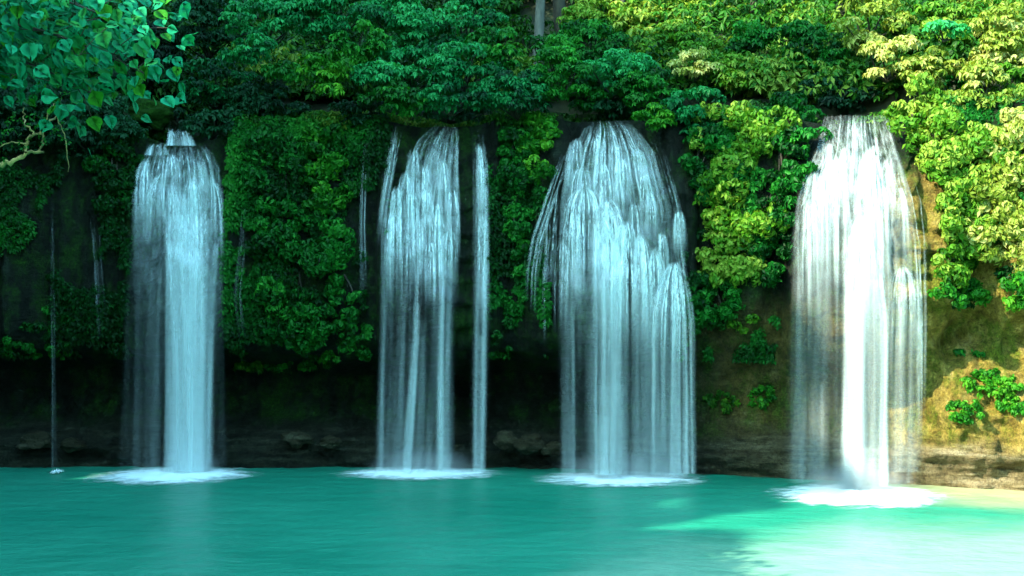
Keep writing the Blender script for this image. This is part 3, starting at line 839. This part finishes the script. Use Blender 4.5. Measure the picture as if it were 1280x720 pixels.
# teal boughs, upper left centre
S(330, 22, 60, 34, 25.0, 'teal', 'blue green bough with flat layered sprays, nearest the dark upper left hollow', tint=.50)
S(312, 60, 34, 17, 24.3, 'teal', 'small spreading spray jutting left under the flat layered bough', tint=.45)
S(412, 18, 60, 34, 25.2, 'teal', 'bushy blue green crown at the top edge left of centre', tint=.48)
S(452, 52, 40, 26, 24.6, 'green', 'mid green clump with a few yellow leaves above the vine covered pillar', tint=.55)
S(405, 82, 34, 22, 24.0, 'vivid', 'vivid green drooping clump over the dark hollow', tint=.45)
S(402, 108, 16, 12, 23.8, 'vivid', 'smallest vivid tuft dangling lowest in front of the dark hollow', tint=.6)
S(352, 88, 24, 16, 24.2, 'green', 'small green spray between the vivid drooping clump and dim bush', tint=.55)
# big teal shrubs over the second fall
S(500, 30, 52, 38, 25.6, 'teal', 'tall blue green shrub at the top edge above the slanted fall', tint=.52)
S(585, 28, 50, 38, 26.2, 'teal', 'dense blue green shrub left of the pale tree trunk', tint=.42)
S(470, 92, 30, 20, 24.2, 'teal', 'pale blue green tuft above the thin curved trickle', tint=.55)
S(515, 85, 46, 30, 24.8, 'teal', 'broad leafy mound straight above the slanted lip of the second fall', tint=.40)
S(580, 85, 50, 30, 24.6, 'teal', 'soft blue green mound above the dark rock gap', tint=.45)
S(500, 122, 46, 20, 24.1, 'green', 'low overhanging bush whose leaves touch the thin rivulets of the slanted fall', tint=.40)
S(566, 122, 50, 20, 24.1, 'teal', 'low overhanging bush shading the top of the slanted fall', tint=.34)
S(622, 60, 30, 36, 25.4, 'green', 'upright green bush just below and left of the pale trunk', tint=.45)
# shrubs between second and third
S(648, 118, 44, 32, 24.3, 'teal', 'round dark blue green shrub between the second and third falls', tint=.30, size=.09)
S(700, 92, 42, 36, 24.4, 'green', 'round bright green shrub at the left shoulder of the fan shaped fall', tint=.60, size=.09)
S(674, 58, 26, 17, 26.2, 'green', 'compact green bush hiding the foot of the close pair of trunks', tint=.5)
S(735, 58, 50, 30, 25.6, 'green', 'wide green shrub below the two tree trunks', tint=.45)
S(732, 122, 32, 17, 24.8, 'green', 'small green bush filling the notch behind the left end of the fan shaped lip', tint=.3, size=.09)
D(640, 195, 26, 44, 24, 'green', 'dark green creeper right beside the separate right strand of the second fall', tint=.30, size=.095)
D(672, 180, 26, 46, 24, 'vivid', 'bright green creeper hanging left of the fan shaped fall', tint=.45, size=.095)
D(650, 282, 14, 60, 24, 'green', 'long narrow creeper tail dangling between second and third falls', tint=.50, size=.09)
# vines on the pillar between first and second
D(345, 205, 42, 45, 24, 'green', 'shadowed creeper sheet at the left of the vine covered pillar', tint=.28)
D(408, 205, 34, 58, 24, 'vivid', 'bright leafy creeper at the upper right of the vine covered pillar', tint=.22)
D(345, 290, 32, 45, 24, 'green', 'dark creeper patch halfway down the pillar beside the thin blue trickle', tint=.25)
D(395, 300, 40, 45, 24, 'green', 'leafy creeper curtain in the middle of the pillar left of the thin curved trickle', tint=.42)
D(372, 385, 44, 46, 24, 'green', 'lowest creeper patch of the pillar with scattered light leaves', tint=.38)
D(428, 390, 20, 48, 24, 'green', 'loose creeper strand beside the lower left edge of the slanted fall', tint=.35, dens=.7)
# above the third fall
S(770, 92, 52, 30, 24.8, 'teal', 'soft rounded shrub straight above the fan shaped fall', tint=.55, size=.09)
S(815, 112, 42, 30, 24.5, 'green', 'green bush leaning over the right shoulder of the fan shaped fall', tint=.40, size=.09)
S(818, 145, 22, 17, 23.7, 'vivid', 'small light tuft drooping onto the right side of the fan shaped fall', tint=.40, size=.09)
S(845, 62, 50, 34, 26.0, 'lime', 'loose yellow green shrub in sun behind the fan shaped fall', tint=.45)
S(868, 84, 32, 20, 24.8, 'cream', 'cream tipped shrub glowing in the sun right of the fan shaped fall', tint=.75, size=.095)
S(762, 22, 62, 30, 28.0, 'lime', 'sunny yellow green shrub beside the thin dark trunk', tint=.7)
S(880, 22, 62, 30, 28.0, 'lime', 'hazy sunlit thicket bush at the top edge between the thin trunks', tint=.6)
S(925, 88, 40, 22, 24.8, 'lime', 'low yellow green bush right of the cream tipped shrub', tint=.5, size=.09)
S(868, 138, 44, 34, 23.9, 'teal', 'dark blue green bush in shade below the cream tipped shrub', tint=.38)
S(960, 60, 48, 40, 25.6, 'green', 'deep green shrub left of the dark recess over the sunlit fall', tint=.35)
# between third and fourth
D(925, 175, 56, 55, 23.5, 'lime', 'large light green creeper with drooping leaf clusters right of the fan shaped fall', tint=.42)
D(890, 205, 34, 45, 23.5, 'green', 'shaded part of creeper touching the right edge of the fan shaped fall', tint=.25)
D(915, 262, 48, 48, 23.5, 'lime', 'light creeper curtain halfway down between third and fourth falls', tint=.45)
D(905, 322, 42, 36, 23.5, 'lime', 'sunny lower creeper fringe ending in pale tips between third and fourth falls', tint=.55)
D(892, 372, 26, 34, 23.5, 'green', 'dark tuft hanging lowest between third and fourth falls', tint=.35, size=.09)
D(958, 300, 26, 60, 23.3, 'green', 'dark narrow creeper at the left edge of the sunlit fall', tint=.15, size=.09)
D(978, 215, 22, 55, 23.3, 'green', 'mid green creeper upright beside the left shoulder of the sunlit fall', tint=.30)
S(1012, 172, 16, 15, 22.8, 'green', 'small round tuft sitting on the left shoulder of the sunlit fall', tint=.60, size=.10)
S(985, 140, 34, 34, 23.7, 'green', 'green bush between the light creeper and the dark recess', tint=.42)
S(1025, 62, 52, 42, 25.2, 'green', 'deep green shrub overhanging the dark recess above the sunlit fall', tint=.25)
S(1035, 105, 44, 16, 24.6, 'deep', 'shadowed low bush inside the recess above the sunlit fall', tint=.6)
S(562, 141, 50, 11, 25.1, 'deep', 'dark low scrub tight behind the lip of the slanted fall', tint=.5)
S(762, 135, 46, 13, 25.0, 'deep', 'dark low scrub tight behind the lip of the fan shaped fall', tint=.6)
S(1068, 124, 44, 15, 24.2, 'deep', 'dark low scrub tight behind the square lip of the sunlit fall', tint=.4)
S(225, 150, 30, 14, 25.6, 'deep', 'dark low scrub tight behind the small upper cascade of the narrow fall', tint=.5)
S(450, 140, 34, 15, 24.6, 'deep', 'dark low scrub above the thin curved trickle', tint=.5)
# right: pale leaves, sunlight put into their colour
S(1090, 30, 48, 40, 24.2, 'cream', 'pale sunlit shrub at the top edge right above the dark recess', tint=.45)
S(1112, 72, 42, 30, 23.4, 'cream', 'cream coloured drooping bough right of the dark recess', tint=.60)
S(1185, 38, 48, 36, 24.0, 'lime', 'yellow green shrub at the top edge around a small blue green tuft', tint=.50)
S(1182, 38, 20, 14, 22.7, 'teal', 'small blue green tuft among the sunlit bushes at upper right', tint=.60, size=.10)
S(1165, 85, 46, 24, 23.2, 'cream', 'wide pale spray in front of the upper right bushes', tint=.45)
S(1252, 50, 42, 50, 22.8, 'cream', 'brightest cream shrub in the top right corner', tint=.60)
D(1140, 150, 38, 46, 22.6, 'lime', 'yellow green creeper drooping over the right shoulder of the sunlit fall', tint=.60)
S(1200, 118, 34, 26, 23.2, 'green', 'shaded green bush in the gap between the pale sprays at right', tint=.20)
S(1228, 108, 26, 34, 22.3, 'cream', 'pale bough hanging left of the shaded pocket at the right edge', tint=.50)
S(1262, 110, 28, 32, 22.6, 'lime', 'green and yellow bush at the right edge below the brightest cream shrub', tint=.25)
D(1195, 195, 50, 44, 22.3, 'lime', 'sunlit creeper right of the bare brown cliff strip', tint=.55, dens=1.7)
D(1255, 190, 40, 48, 22.0, 'cream', 'pale creeper mass at the right edge halfway up the foliage', tint=.55, dens=1.7)
D(1170, 222, 13, 34, 22.4, 'lime', 'thin creeper strand on the brown cliff strip right of the sunlit fall', tint=.35, size=.09, dens=.7)
D(1185, 275, 28, 52, 22.3, 'lime', 'narrow creeper tongue reaching down beside the brown cliff strip', tint=.55, dens=1.7)
D(1232, 275, 36, 48, 22.1, 'cream', 'broad yellow green creeper above the right hand overhang', tint=.50, dens=1.7)
D(1265, 300, 26, 42, 21.9, 'cream', 'cream leaved creeper at the right edge above the overhang', tint=.50, dens=1.7)
D(1175, 330, 26, 22, 22.3, 'lime', 'short creeper fringe with dangling tips just above the overhang', tint=.40, dens=1.7)
D(1190, 368, 46, 15, 22.2, 'vivid', 'dense green fringe along the overhang right of the sunlit fall', tint=.25, size=.09, group=G_FR)
D(1253, 364, 34, 19, 22.0, 'vivid', 'green fringe on the overhang at the right edge', tint=.35, size=.09, group=G_FR)
# creeping plants on the ochre wall
D(1240, 478, 34, 18, 21.8, 'vivid', 'bright creeping plant high on the ochre rock at the right edge', tint=.50, size=.07, name='creeping_plant', cat='plant', group=G_FR)
D(1208, 512, 22, 15, 21.8, 'vivid', 'bright creeping plant trailing down left across the ochre rock', tint=.35, size=.07, name='creeping_plant', cat='plant', group=G_FR)
D(1262, 505, 20, 12, 21.8, 'vivid', 'small leafy patch on the ochre boulder beside the right edge', tint=.45, size=.07, name='creeping_plant', cat='plant', group=G_FR)
D(1215, 442, 16, 7, 22.0, 'green', 'sparse leafy patch under the overhang on the ochre wall', tint=.6, size=.07, dens=.5, name='creeping_plant', cat='plant', group=G_FR)
# fringes along the dark overhang
D(40, 432, 50, 16, 24.2, 'green', 'mossy plant fringe on the overhang at the left edge', tint=.50, size=.08, dens=.8, name='fern', cat='fern', group=G_FR)
D(62, 400, 36, 16, 24.2, 'green', 'dim fern patch above the mossy fringe at the left edge', tint=.30, size=.08, dens=.5, name='fern', cat='fern', group=G_FR)
D(298, 462, 26, 7, 24.2, 'lime', 'low green fern on the overhang right of the narrow fall', tint=.15, size=.07, name='fern', cat='fern', group=G_FR)
D(345, 458, 36, 9, 24.2, 'green', 'flat fern row under the vine covered pillar', tint=.45, size=.08, name='fern', cat='fern', group=G_FR)
D(398, 450, 26, 10, 24.2, 'vivid', 'brightest small fern under the pillar edge', tint=.25, size=.08, name='fern', cat='fern', group=G_FR)
D(452, 446, 12, 14, 24.2, 'green', 'single fern left of the slanted fall on the overhang edge', tint=.5, size=.08, name='fern', cat='fern', group=G_FR)
D(625, 430, 16, 26, 24.2, 'green', 'dim fern clump on dark rock between second and third falls', tint=.25, size=.08, dens=.6, name='fern', cat='fern', group=G_FR)
D(905, 505, 22, 14, 23.4, 'lime', 'mossy leaf patch low on the rock between third and fourth falls', tint=.15, size=.07, dens=.6, name='fern', cat='fern', group=G_FR)
D(955, 495, 18, 16, 23.2, 'vivid', 'bright fern patch low beside the left edge of the sunlit fall', tint=.20, size=.07, dens=.7, name='fern', cat='fern', group=G_FR)
D(930, 400, 26, 14, 23.4, 'lime', 'olive fern patch under the creeper between third and fourth falls', tint=.15, size=.08, dens=.6, name='fern', cat='fern', group=G_FR)

# small leaves and moss tufts spread over the cliff face (uncountable)
def cliff_moss():
    rg = np.random.default_rng(99)
    fb = FB()
    n = 60000
    x = rg.uniform(-10, 9.3, n); z = rg.uniform(1.9, 6.1, n)
    dn = fbm(x * .8, z * .7, 44., 4)
    keep = (dn + .6 * fbm(x * 4, z * 3, 45., 2) > .12)
    for cx, hw, A, zt in DOMES: keep &= np.abs(x - cx) > hw * .8
    keep |= (z > 5.6) & (rg.random(n) < .5) & ~np.any([np.abs(x - c[0]) < c[1] for c in DOMES], axis=0)
    keep &= ~((x > 6) & (z < 2.85)); keep &= ~((x > 4.3) & (x < 6.75) & (z < 5.2))
    x, z = x[keep], z[keep]
    y = surf_y(x, z) - .03 - np.abs(rg.normal(size=len(x))) * .07
    C = np.stack([x, y, z], 1); A = unit(np.stack([rg.normal(size=len(x)) * .3, -np.ones(len(x)), .7 + 0 * x], 1))
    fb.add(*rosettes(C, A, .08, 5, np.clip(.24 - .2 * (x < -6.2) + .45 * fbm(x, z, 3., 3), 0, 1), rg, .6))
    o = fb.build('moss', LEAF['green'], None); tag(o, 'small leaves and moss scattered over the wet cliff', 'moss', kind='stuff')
    # undergrowth on the slope behind
    fb = FB(); n = 2300
    u = rg.uniform(-13, 13, n); d = 1.6 + 14 * rg.random(n) ** 1.3
    keep = ~((np.abs(u - .75) < .65) & (d > 2.0) & (d < 4.5) & (rg.random(n) < .85)); u, d = u[keep], d[keep]; n = len(u)
    bx, by, th = plan_at(u); X = bx + np.sin(th) * d; Yv = by + np.cos(th) * d; Z = lip(u) + hill(u, d)
    for i in range(n):
        r = rg.uniform(.35, .8)
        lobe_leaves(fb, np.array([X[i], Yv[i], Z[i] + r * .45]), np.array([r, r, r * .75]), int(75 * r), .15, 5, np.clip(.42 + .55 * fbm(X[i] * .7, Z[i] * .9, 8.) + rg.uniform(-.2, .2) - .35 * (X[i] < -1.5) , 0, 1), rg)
    n = 900
    u = rg.uniform(-10.5, 10, n); d = rg.uniform(.0, 1.7, n)
    for cx, hw, A, zt in DOMES: d = np.where(np.abs(u - cx) < hw * .8, 1.0 + rg.uniform(0, .9, n), d)
    bx, by, th = plan_at(u); Z = lip(u)
    for i in range(n):
        r = rg.uniform(.16, .30); y_ = by[i] + d[i] - float(W(u[i], Z[i])) * (d[i] < .8)
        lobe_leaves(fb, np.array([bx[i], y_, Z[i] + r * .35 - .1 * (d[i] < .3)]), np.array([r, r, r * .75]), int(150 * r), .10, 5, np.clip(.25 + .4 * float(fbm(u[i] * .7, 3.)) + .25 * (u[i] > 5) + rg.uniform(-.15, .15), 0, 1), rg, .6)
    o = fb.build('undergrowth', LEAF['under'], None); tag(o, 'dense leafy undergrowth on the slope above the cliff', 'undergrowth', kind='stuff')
cliff_moss()

# ------------------------------------------------------------------ trees on the slope
def slope_pt(px, Y):
    x = (px - 640) / F * Y
    d = Y - float(yb(x)); return np.array([x, Y, float(lip(x) + hill(np.array(x), np.array(d)))])
def slope_tree(px, Y, lean, r0, label, pal='lime', h=9, bark=BARK_PALE):
    b = slope_pt(px, Y); b[2] -= .3
    sticks_tree('tree', b, b + np.array([lean, .6, h]), r0, r0 * .45,
                [(0, 0, .6, 1.8), (1.3, .4, -.4, 1.4), (-1.4, .2, -.2, 1.4), (.2, .8, 1.6, 1.3)], pal, label, G_TR, bark)
slope_tree(671, 27.4, .15, .10, 'tree with pale grey trunk at top centre, left one of the close pair')
slope_tree(703, 28.0, -.3, .13, 'tree with darker leaning trunk at top centre, right one of the close pair', bark=BARK)
slope_tree(770, 27.6, .9, .045, 'thin dark stemmed tree among the sunny shrubs above the fan shaped fall', bark=BARK)
slope_tree(948, 27.2, -.6, .07, 'thin dark stemmed tree behind the hazy sunlit thicket', bark=BARK)

# forest on the left bank, outside the picture, whose shade falls across the pool
rg0 = np.random.default_rng(5)
labels_bank = 'tall tree on the high left bank'
def bank_tree(u, d, h, R, k):
    h = max(h, 4); PLANT_N[0] = 200 + k
    bx, by, th = [float(a) for a in plan_at(np.array(u))]
    b = np.array([bx + math.sin(th) * d, by + math.cos(th) * d, float(lip(u) + hill(np.array(u), np.array(d))) - .3])
    cr = []
    for q in range(9):
        a = q * 2.4 + k
        cr.append((R * .8 * math.cos(a), R * .8 * math.sin(a), -R * .36 * (q - 2), R * .78))
    cr.append((0, 0, R * .5, R * .8))
    return sticks_tree('tree', b, b + np.array([0, 0, h]), .28, .12, cr, 'green', labels_bank, 'tall trees on the left bank', BARK, size=.36)
SHADE = []
for i in range(-1, 9):
    u_ = -14.5 - 2.7 * i
    top = 24.5 if u_ > -20.5 else 27.5 if u_ > -26.5 else (21.2 if u_ > -30.5 else 20.2)
    for row in (0, 1):
        d_ = 4.0 + row * 4.5 + (i % 2) * .8
        SHADE.append((u_ - row * 1.3, d_, top - (6 + .95 * d_) - 3.2 + row * 2.5, 3.4 if -27 < u_ < -20 else 2.9))
for k, (u, d, h, R) in enumerate(SHADE): bank_tree(u, d, h, R, k)

# ------------------------------------------------------------------ near branch with broad leaves
def broad_leaves(fb, P, Dn, size, tint, rg):
    """heart shaped hanging leaves: P stalk ends, Dn pointing direction"""
    out = [(0, 0), (.28, .10), (.50, .34), (.46, .62), (.24, .86), (0, 1.08)]
    for p, d, sz, ti in zip(P, Dn, size, tint):
        d = d / np.linalg.norm(d); up = np.array([0, -.55, .8]) + rg.normal(size=3) * .35
        s = np.cross(d, up); s /= np.linalg.norm(s); nrm = np.cross(s, d)
        V = []
        for (w, l) in out: V.append(p + d * l * sz - nrm * sz * .16 * l * l)
        for sg in (1, -1):
            for (w, l) in out[1:-1]:
                V.append(p + d * (l - .05) * sz + s * sg * w * sz + nrm * sz * (.10 * w - .16 * l * l))
        V = np.array(V) + rg.normal(size=(len(V), 3)) * sz * .022; n = len(out); T = []
        for g in (0, 1):
            b = n + g * 4
            T += [(0, b, 1)]
            for q in range(3): T += [(1 + q, b + q, b + q + 1), (1 + q, b + q + 1, 2 + q)]
            T += [(4, b + 3, 5)]
        T = np.array(T); fb.add(V, T, np.full(len(T), ti))

def near_branch():
    rg = np.random.default_rng(42)
    Y = 12.0
    b0 = np.array([-12.9, 13.0, 6.0]); fork = np.array([-12.2, 12.8, 9.2])
    e = empty('tree', b0, 'near tree reaching in at the upper left corner with broad blue green leaves', 'tree')
    tb = TB(); tb.add([b0 + [0, 0, -1.0], b0 + [.1, 0, 1], b0 + [.4, 0, 2.2], fork], [.24, .2, .17, .14], 9)
    fb = FB()
    mains = [((-80, -60), (110, 18)), ((-80, -20), (175, 40)), ((-80, 20), (180, 92)), ((-90, 60), (120, 120)), ((-90, 30), (60, 92)), ((-60, -70), (170, 2)), ((-90, -40), (20, 60))]
    for (a, bpx) in mains:
        yy = Y + rg.uniform(-.7, .9)
        A = at(a[0], a[1], yy); B = at(bpx[0], bpx[1], yy)
        tb.limb(fork, A, .07, .03, .08, rg, 9, .5); 
        n = 26; t = np.linspace(0, 1, n)[:, None]
        P = A + (B - A) * t + np.array([0, 0, 1]) * .12 * np.sin(t * PI)
        tb.add(P, .02 + (.004 - .02) * t[:, 0], 5)
        for k in range(n):
            for q in range(8):
                sd = rg.normal(size=3) * np.array([.20, .35, .15]); p = P[k] + sd
                if q == 0: tb.add([P[k], (P[k] + p) / 2 + [0, 0, .02], p], [.006, .004, .003], 4)
                dd = np.array([.45, -.25, -.55]) + rg.normal(size=3) * .42
                broad_leaves(fb, [p], [dd], [rg.uniform(.08, .145)], [np.clip((.55 if rg.random() < .7 else .12) + rg.normal() * .15, 0, 1)], rg)
    tb.build('trunk', BARK, e); fb.build('foliage', LEAF['near'], e)
near_branch()

def bare_branch():
    rg = np.random.default_rng(4)
    Y = 14.0
    P = lambda pts: np.array([at(a, b, Y + c) for a, b, c in pts])
    root = at(-150, 232, Y + .3)
    root[0] = -13.4
    e = empty('bare_branch', root, 'bare crooked twig with yellow lichen reaching in from the left edge', 'branch')
    tb = TB()
    def crook(pts, r0, r1):
        p = P(pts); q = []
        for i in range(len(p) - 1):
            for s in np.linspace(0, 1, 5)[:-1]: q.append(p[i] * (1 - s) + p[i + 1] * s + rg.normal(size=3) * .010)
        q.append(p[-1]); q = np.array(q)
        tb.add(q, np.linspace(r0, r1, len(q)) * rg.uniform(.8, 1.3, len(q)), 6)
    m = np.linspace(0, 1, 8)[:, None]; r2 = at(-6, 207, Y)
    tb.add(root + (r2 - root) * m + np.array([0, 0, -.3]) * np.sin(m * PI), np.linspace(.05, .026, 8), 7)
    crook([(-6, 207, 0), (12, 203, 0), (27, 196, .05), (34, 190, .1), (55, 190, .1)], .026, .012)
    crook([(32, 191, 0), (34, 176, .1), (42, 168, .1), (52, 167, .1), (54, 180, .1), (46, 190, .1)], .014, .008)
    crook([(50, 167, 0), (58, 156, 0), (66, 148, .1), (84, 142, .1)], .014, .006)
    crook([(42, 168, 0), (34, 158, 0), (28, 146, .2), (30, 134, .2)], .010, .004)
    crook([(34, 180, 0), (14, 178, .1), (-4, 184, .1)], .008, .004)
    crook([(52, 167, 0), (60, 140, 0), (68, 128, .2)], .008, .003)
    crook([(73, 147, .1), (80, 166, .1), (84, 190, .1), (85, 215, .1)], .007, .003)
    tb.build('twig', BARK_MOSS, e)
    fb = FB(); n = 60
    C = np.array([at(rg.uniform(-4, 85), 165 + rg.normal() * 16, Y + rg.normal() * .08) for _ in range(n)])
    fb.add(*rosettes(C, unit(rg.normal(size=(n, 3)) + [0, 0, 1]), .045, 3, np.full(n, .4), rg)); fb.build('foliage', LEAF['green'], e)
bare_branch()

# ------------------------------------------------------------------ boulders on the ledge
def boulder(cx, cy, r, Y, label, mat=ROCK, oc=0.1, sq=.7, led=.9):
    PLANT_N[0] += 1
    import bmesh
    bm = bmesh.new(); bmesh.ops.create_icosphere(bm, subdivisions=4, radius=1)
    V = np.array([v.co[:] for v in bm.verts]); T = np.array([[v.index for v in f.verts] for f in bm.faces]); bm.free()
    s = PLANT_N[0] * 3.7
    k = 1 + .34 * fbm(V[:, 0] * 1.3 + s, V[:, 1] * 1.3, V[:, 2] * 2.2, 5)
    c = at(cx, cy, Y); R = r * Y / F
    V = c + V * k[:, None] * np.array([R, R * .8, R * sq])
    e = mesh_obj('boulder', V - c, T, mat, smooth=True, vattr={'ochre': np.full(len(V), oc), 'ledge': np.full(len(V), led)})
    e.location = Vector([float(a) for a in c])
    tag(e, label, 'boulder', 'boulders on the ledge at the waterline')
MOSSY, nt_, nd_, lk_ = new_mat('thick_moss')
_o = nd_.new('ShaderNodeOutputMaterial'); _g = nd_.new('ShaderNodeNewGeometry'); _n = noise(nd_, lk_, _g.outputs['Position'], 18, 6, .7)
_r = ramp(nd_, [(.3, (.002, .012, .001)), (.7, (.018, .07, .006))]); lk_.new(_n.outputs['Fac'], _r.inputs[0])
_p = nd_.new('ShaderNodeBsdfPrincipled'); _p.inputs['Roughness'].default_value = .95; _p.inputs['Specular IOR Level'].default_value = .1
_b = nd_.new('ShaderNodeBump'); _b.inputs['Distance'].default_value = .06; lk_.new(_n.outputs['Fac'], _b.inputs['Height'])
lk_.new(_b.outputs[0], _p.inputs['Normal']); lk_.new(_r.outputs[0], _p.inputs['Base Color']); lk_.new(_p.outputs[0], _o.inputs[0])
PLANT_N[0] = 260
boulder(45, 552, 20, 24.5, 'pale lump of rock on the ledge left of the faint far left trickle base', sq=.55)
boulder(92, 556, 16, 24.5, 'flat wet boulder on the ledge right of the faint far left trickle', sq=.5)
boulder(372, 548, 18, 24.5, 'rounded boulder on the dark ledge under the vine covered pillar', sq=.6)
boulder(412, 552, 13, 24.5, 'smaller rounded boulder near the foot of the slanted fall', sq=.6)
boulder(632, 550, 15, 24.1, 'brown boulder between the feet of second and third falls', oc=.12, sq=.8)
boulder(662, 554, 18, 24.0, 'larger brown boulder close left of the fan shaped fall foot', oc=.12, sq=.7)
boulder(690, 562, 12, 23.9, 'small wet boulder half behind the fan shaped fall', oc=.1, sq=.7)
boulder(188, 142, 26, 25.0, 'moss covered hump of rock directly above left of the narrow fall', mat=MOSSY, oc=0, sq=.6, led=0)

# ------------------------------------------------------------------ light, world, camera
SUN_EL, SUN_AZ = math.radians(38), math.radians(235)       # azimuth clockwise from +Y
sd = Vector((math.sin(SUN_AZ) * math.cos(SUN_EL), math.cos(SUN_AZ) * math.cos(SUN_EL), math.sin(SUN_EL)))
w = bpy.data.worlds.new('World'); sc.world = w; w.use_nodes = True
nt = w.node_tree
bg = nt.nodes['Background']; sky = nt.nodes.new('ShaderNodeTexSky')
sky.sky_type = 'NISHITA'; sky.sun_disc = False; sky.sun_elevation = SUN_EL; sky.sun_rotation = SUN_AZ
sky.air_density = 1.2; sky.ozone_density = .4
wb = nt.nodes.new('ShaderNodeMixRGB'); wb.blend_type = 'MULTIPLY'; wb.inputs[0].default_value = 1; wb.inputs[2].default_value = (.68, 1.08, .97, 1)
nt.links.new(sky.outputs[0], wb.inputs[1]); nt.links.new(wb.outputs[0], bg.inputs[0]); bg.inputs[1].default_value = .15
ld = bpy.data.lights.new('sun', 'SUN'); ld.energy = 2.3; ld.angle = math.radians(.6); ld.color = (1, .88, .68)
lo = bpy.data.objects.new('sun', ld); COL.objects.link(lo)
lo.rotation_euler = (-sd).to_track_quat('-Z', 'Y').to_euler(); lo.location = (-20, -20, 30)

cd = bpy.data.cameras.new('camera'); cd.sensor_width = 36; cd.lens = 36 * F / 1280; cd.clip_end = 2000; cd.clip_start = .05
co = bpy.data.objects.new('camera', cd); COL.objects.link(co)
co.location = (0, 0, CAMZ); co.rotation_euler = (PI / 2, 0, 0); sc.camera = co

sc.view_settings.view_transform = 'Standard'; sc.view_settings.look = 'None'
sc.view_settings.exposure = 2.82; sc.view_settings.gamma = 1
sc.cycles.transparent_max_bounces = 40; sc.cycles.max_bounces = 6
sc.cycles.use_denoising = True
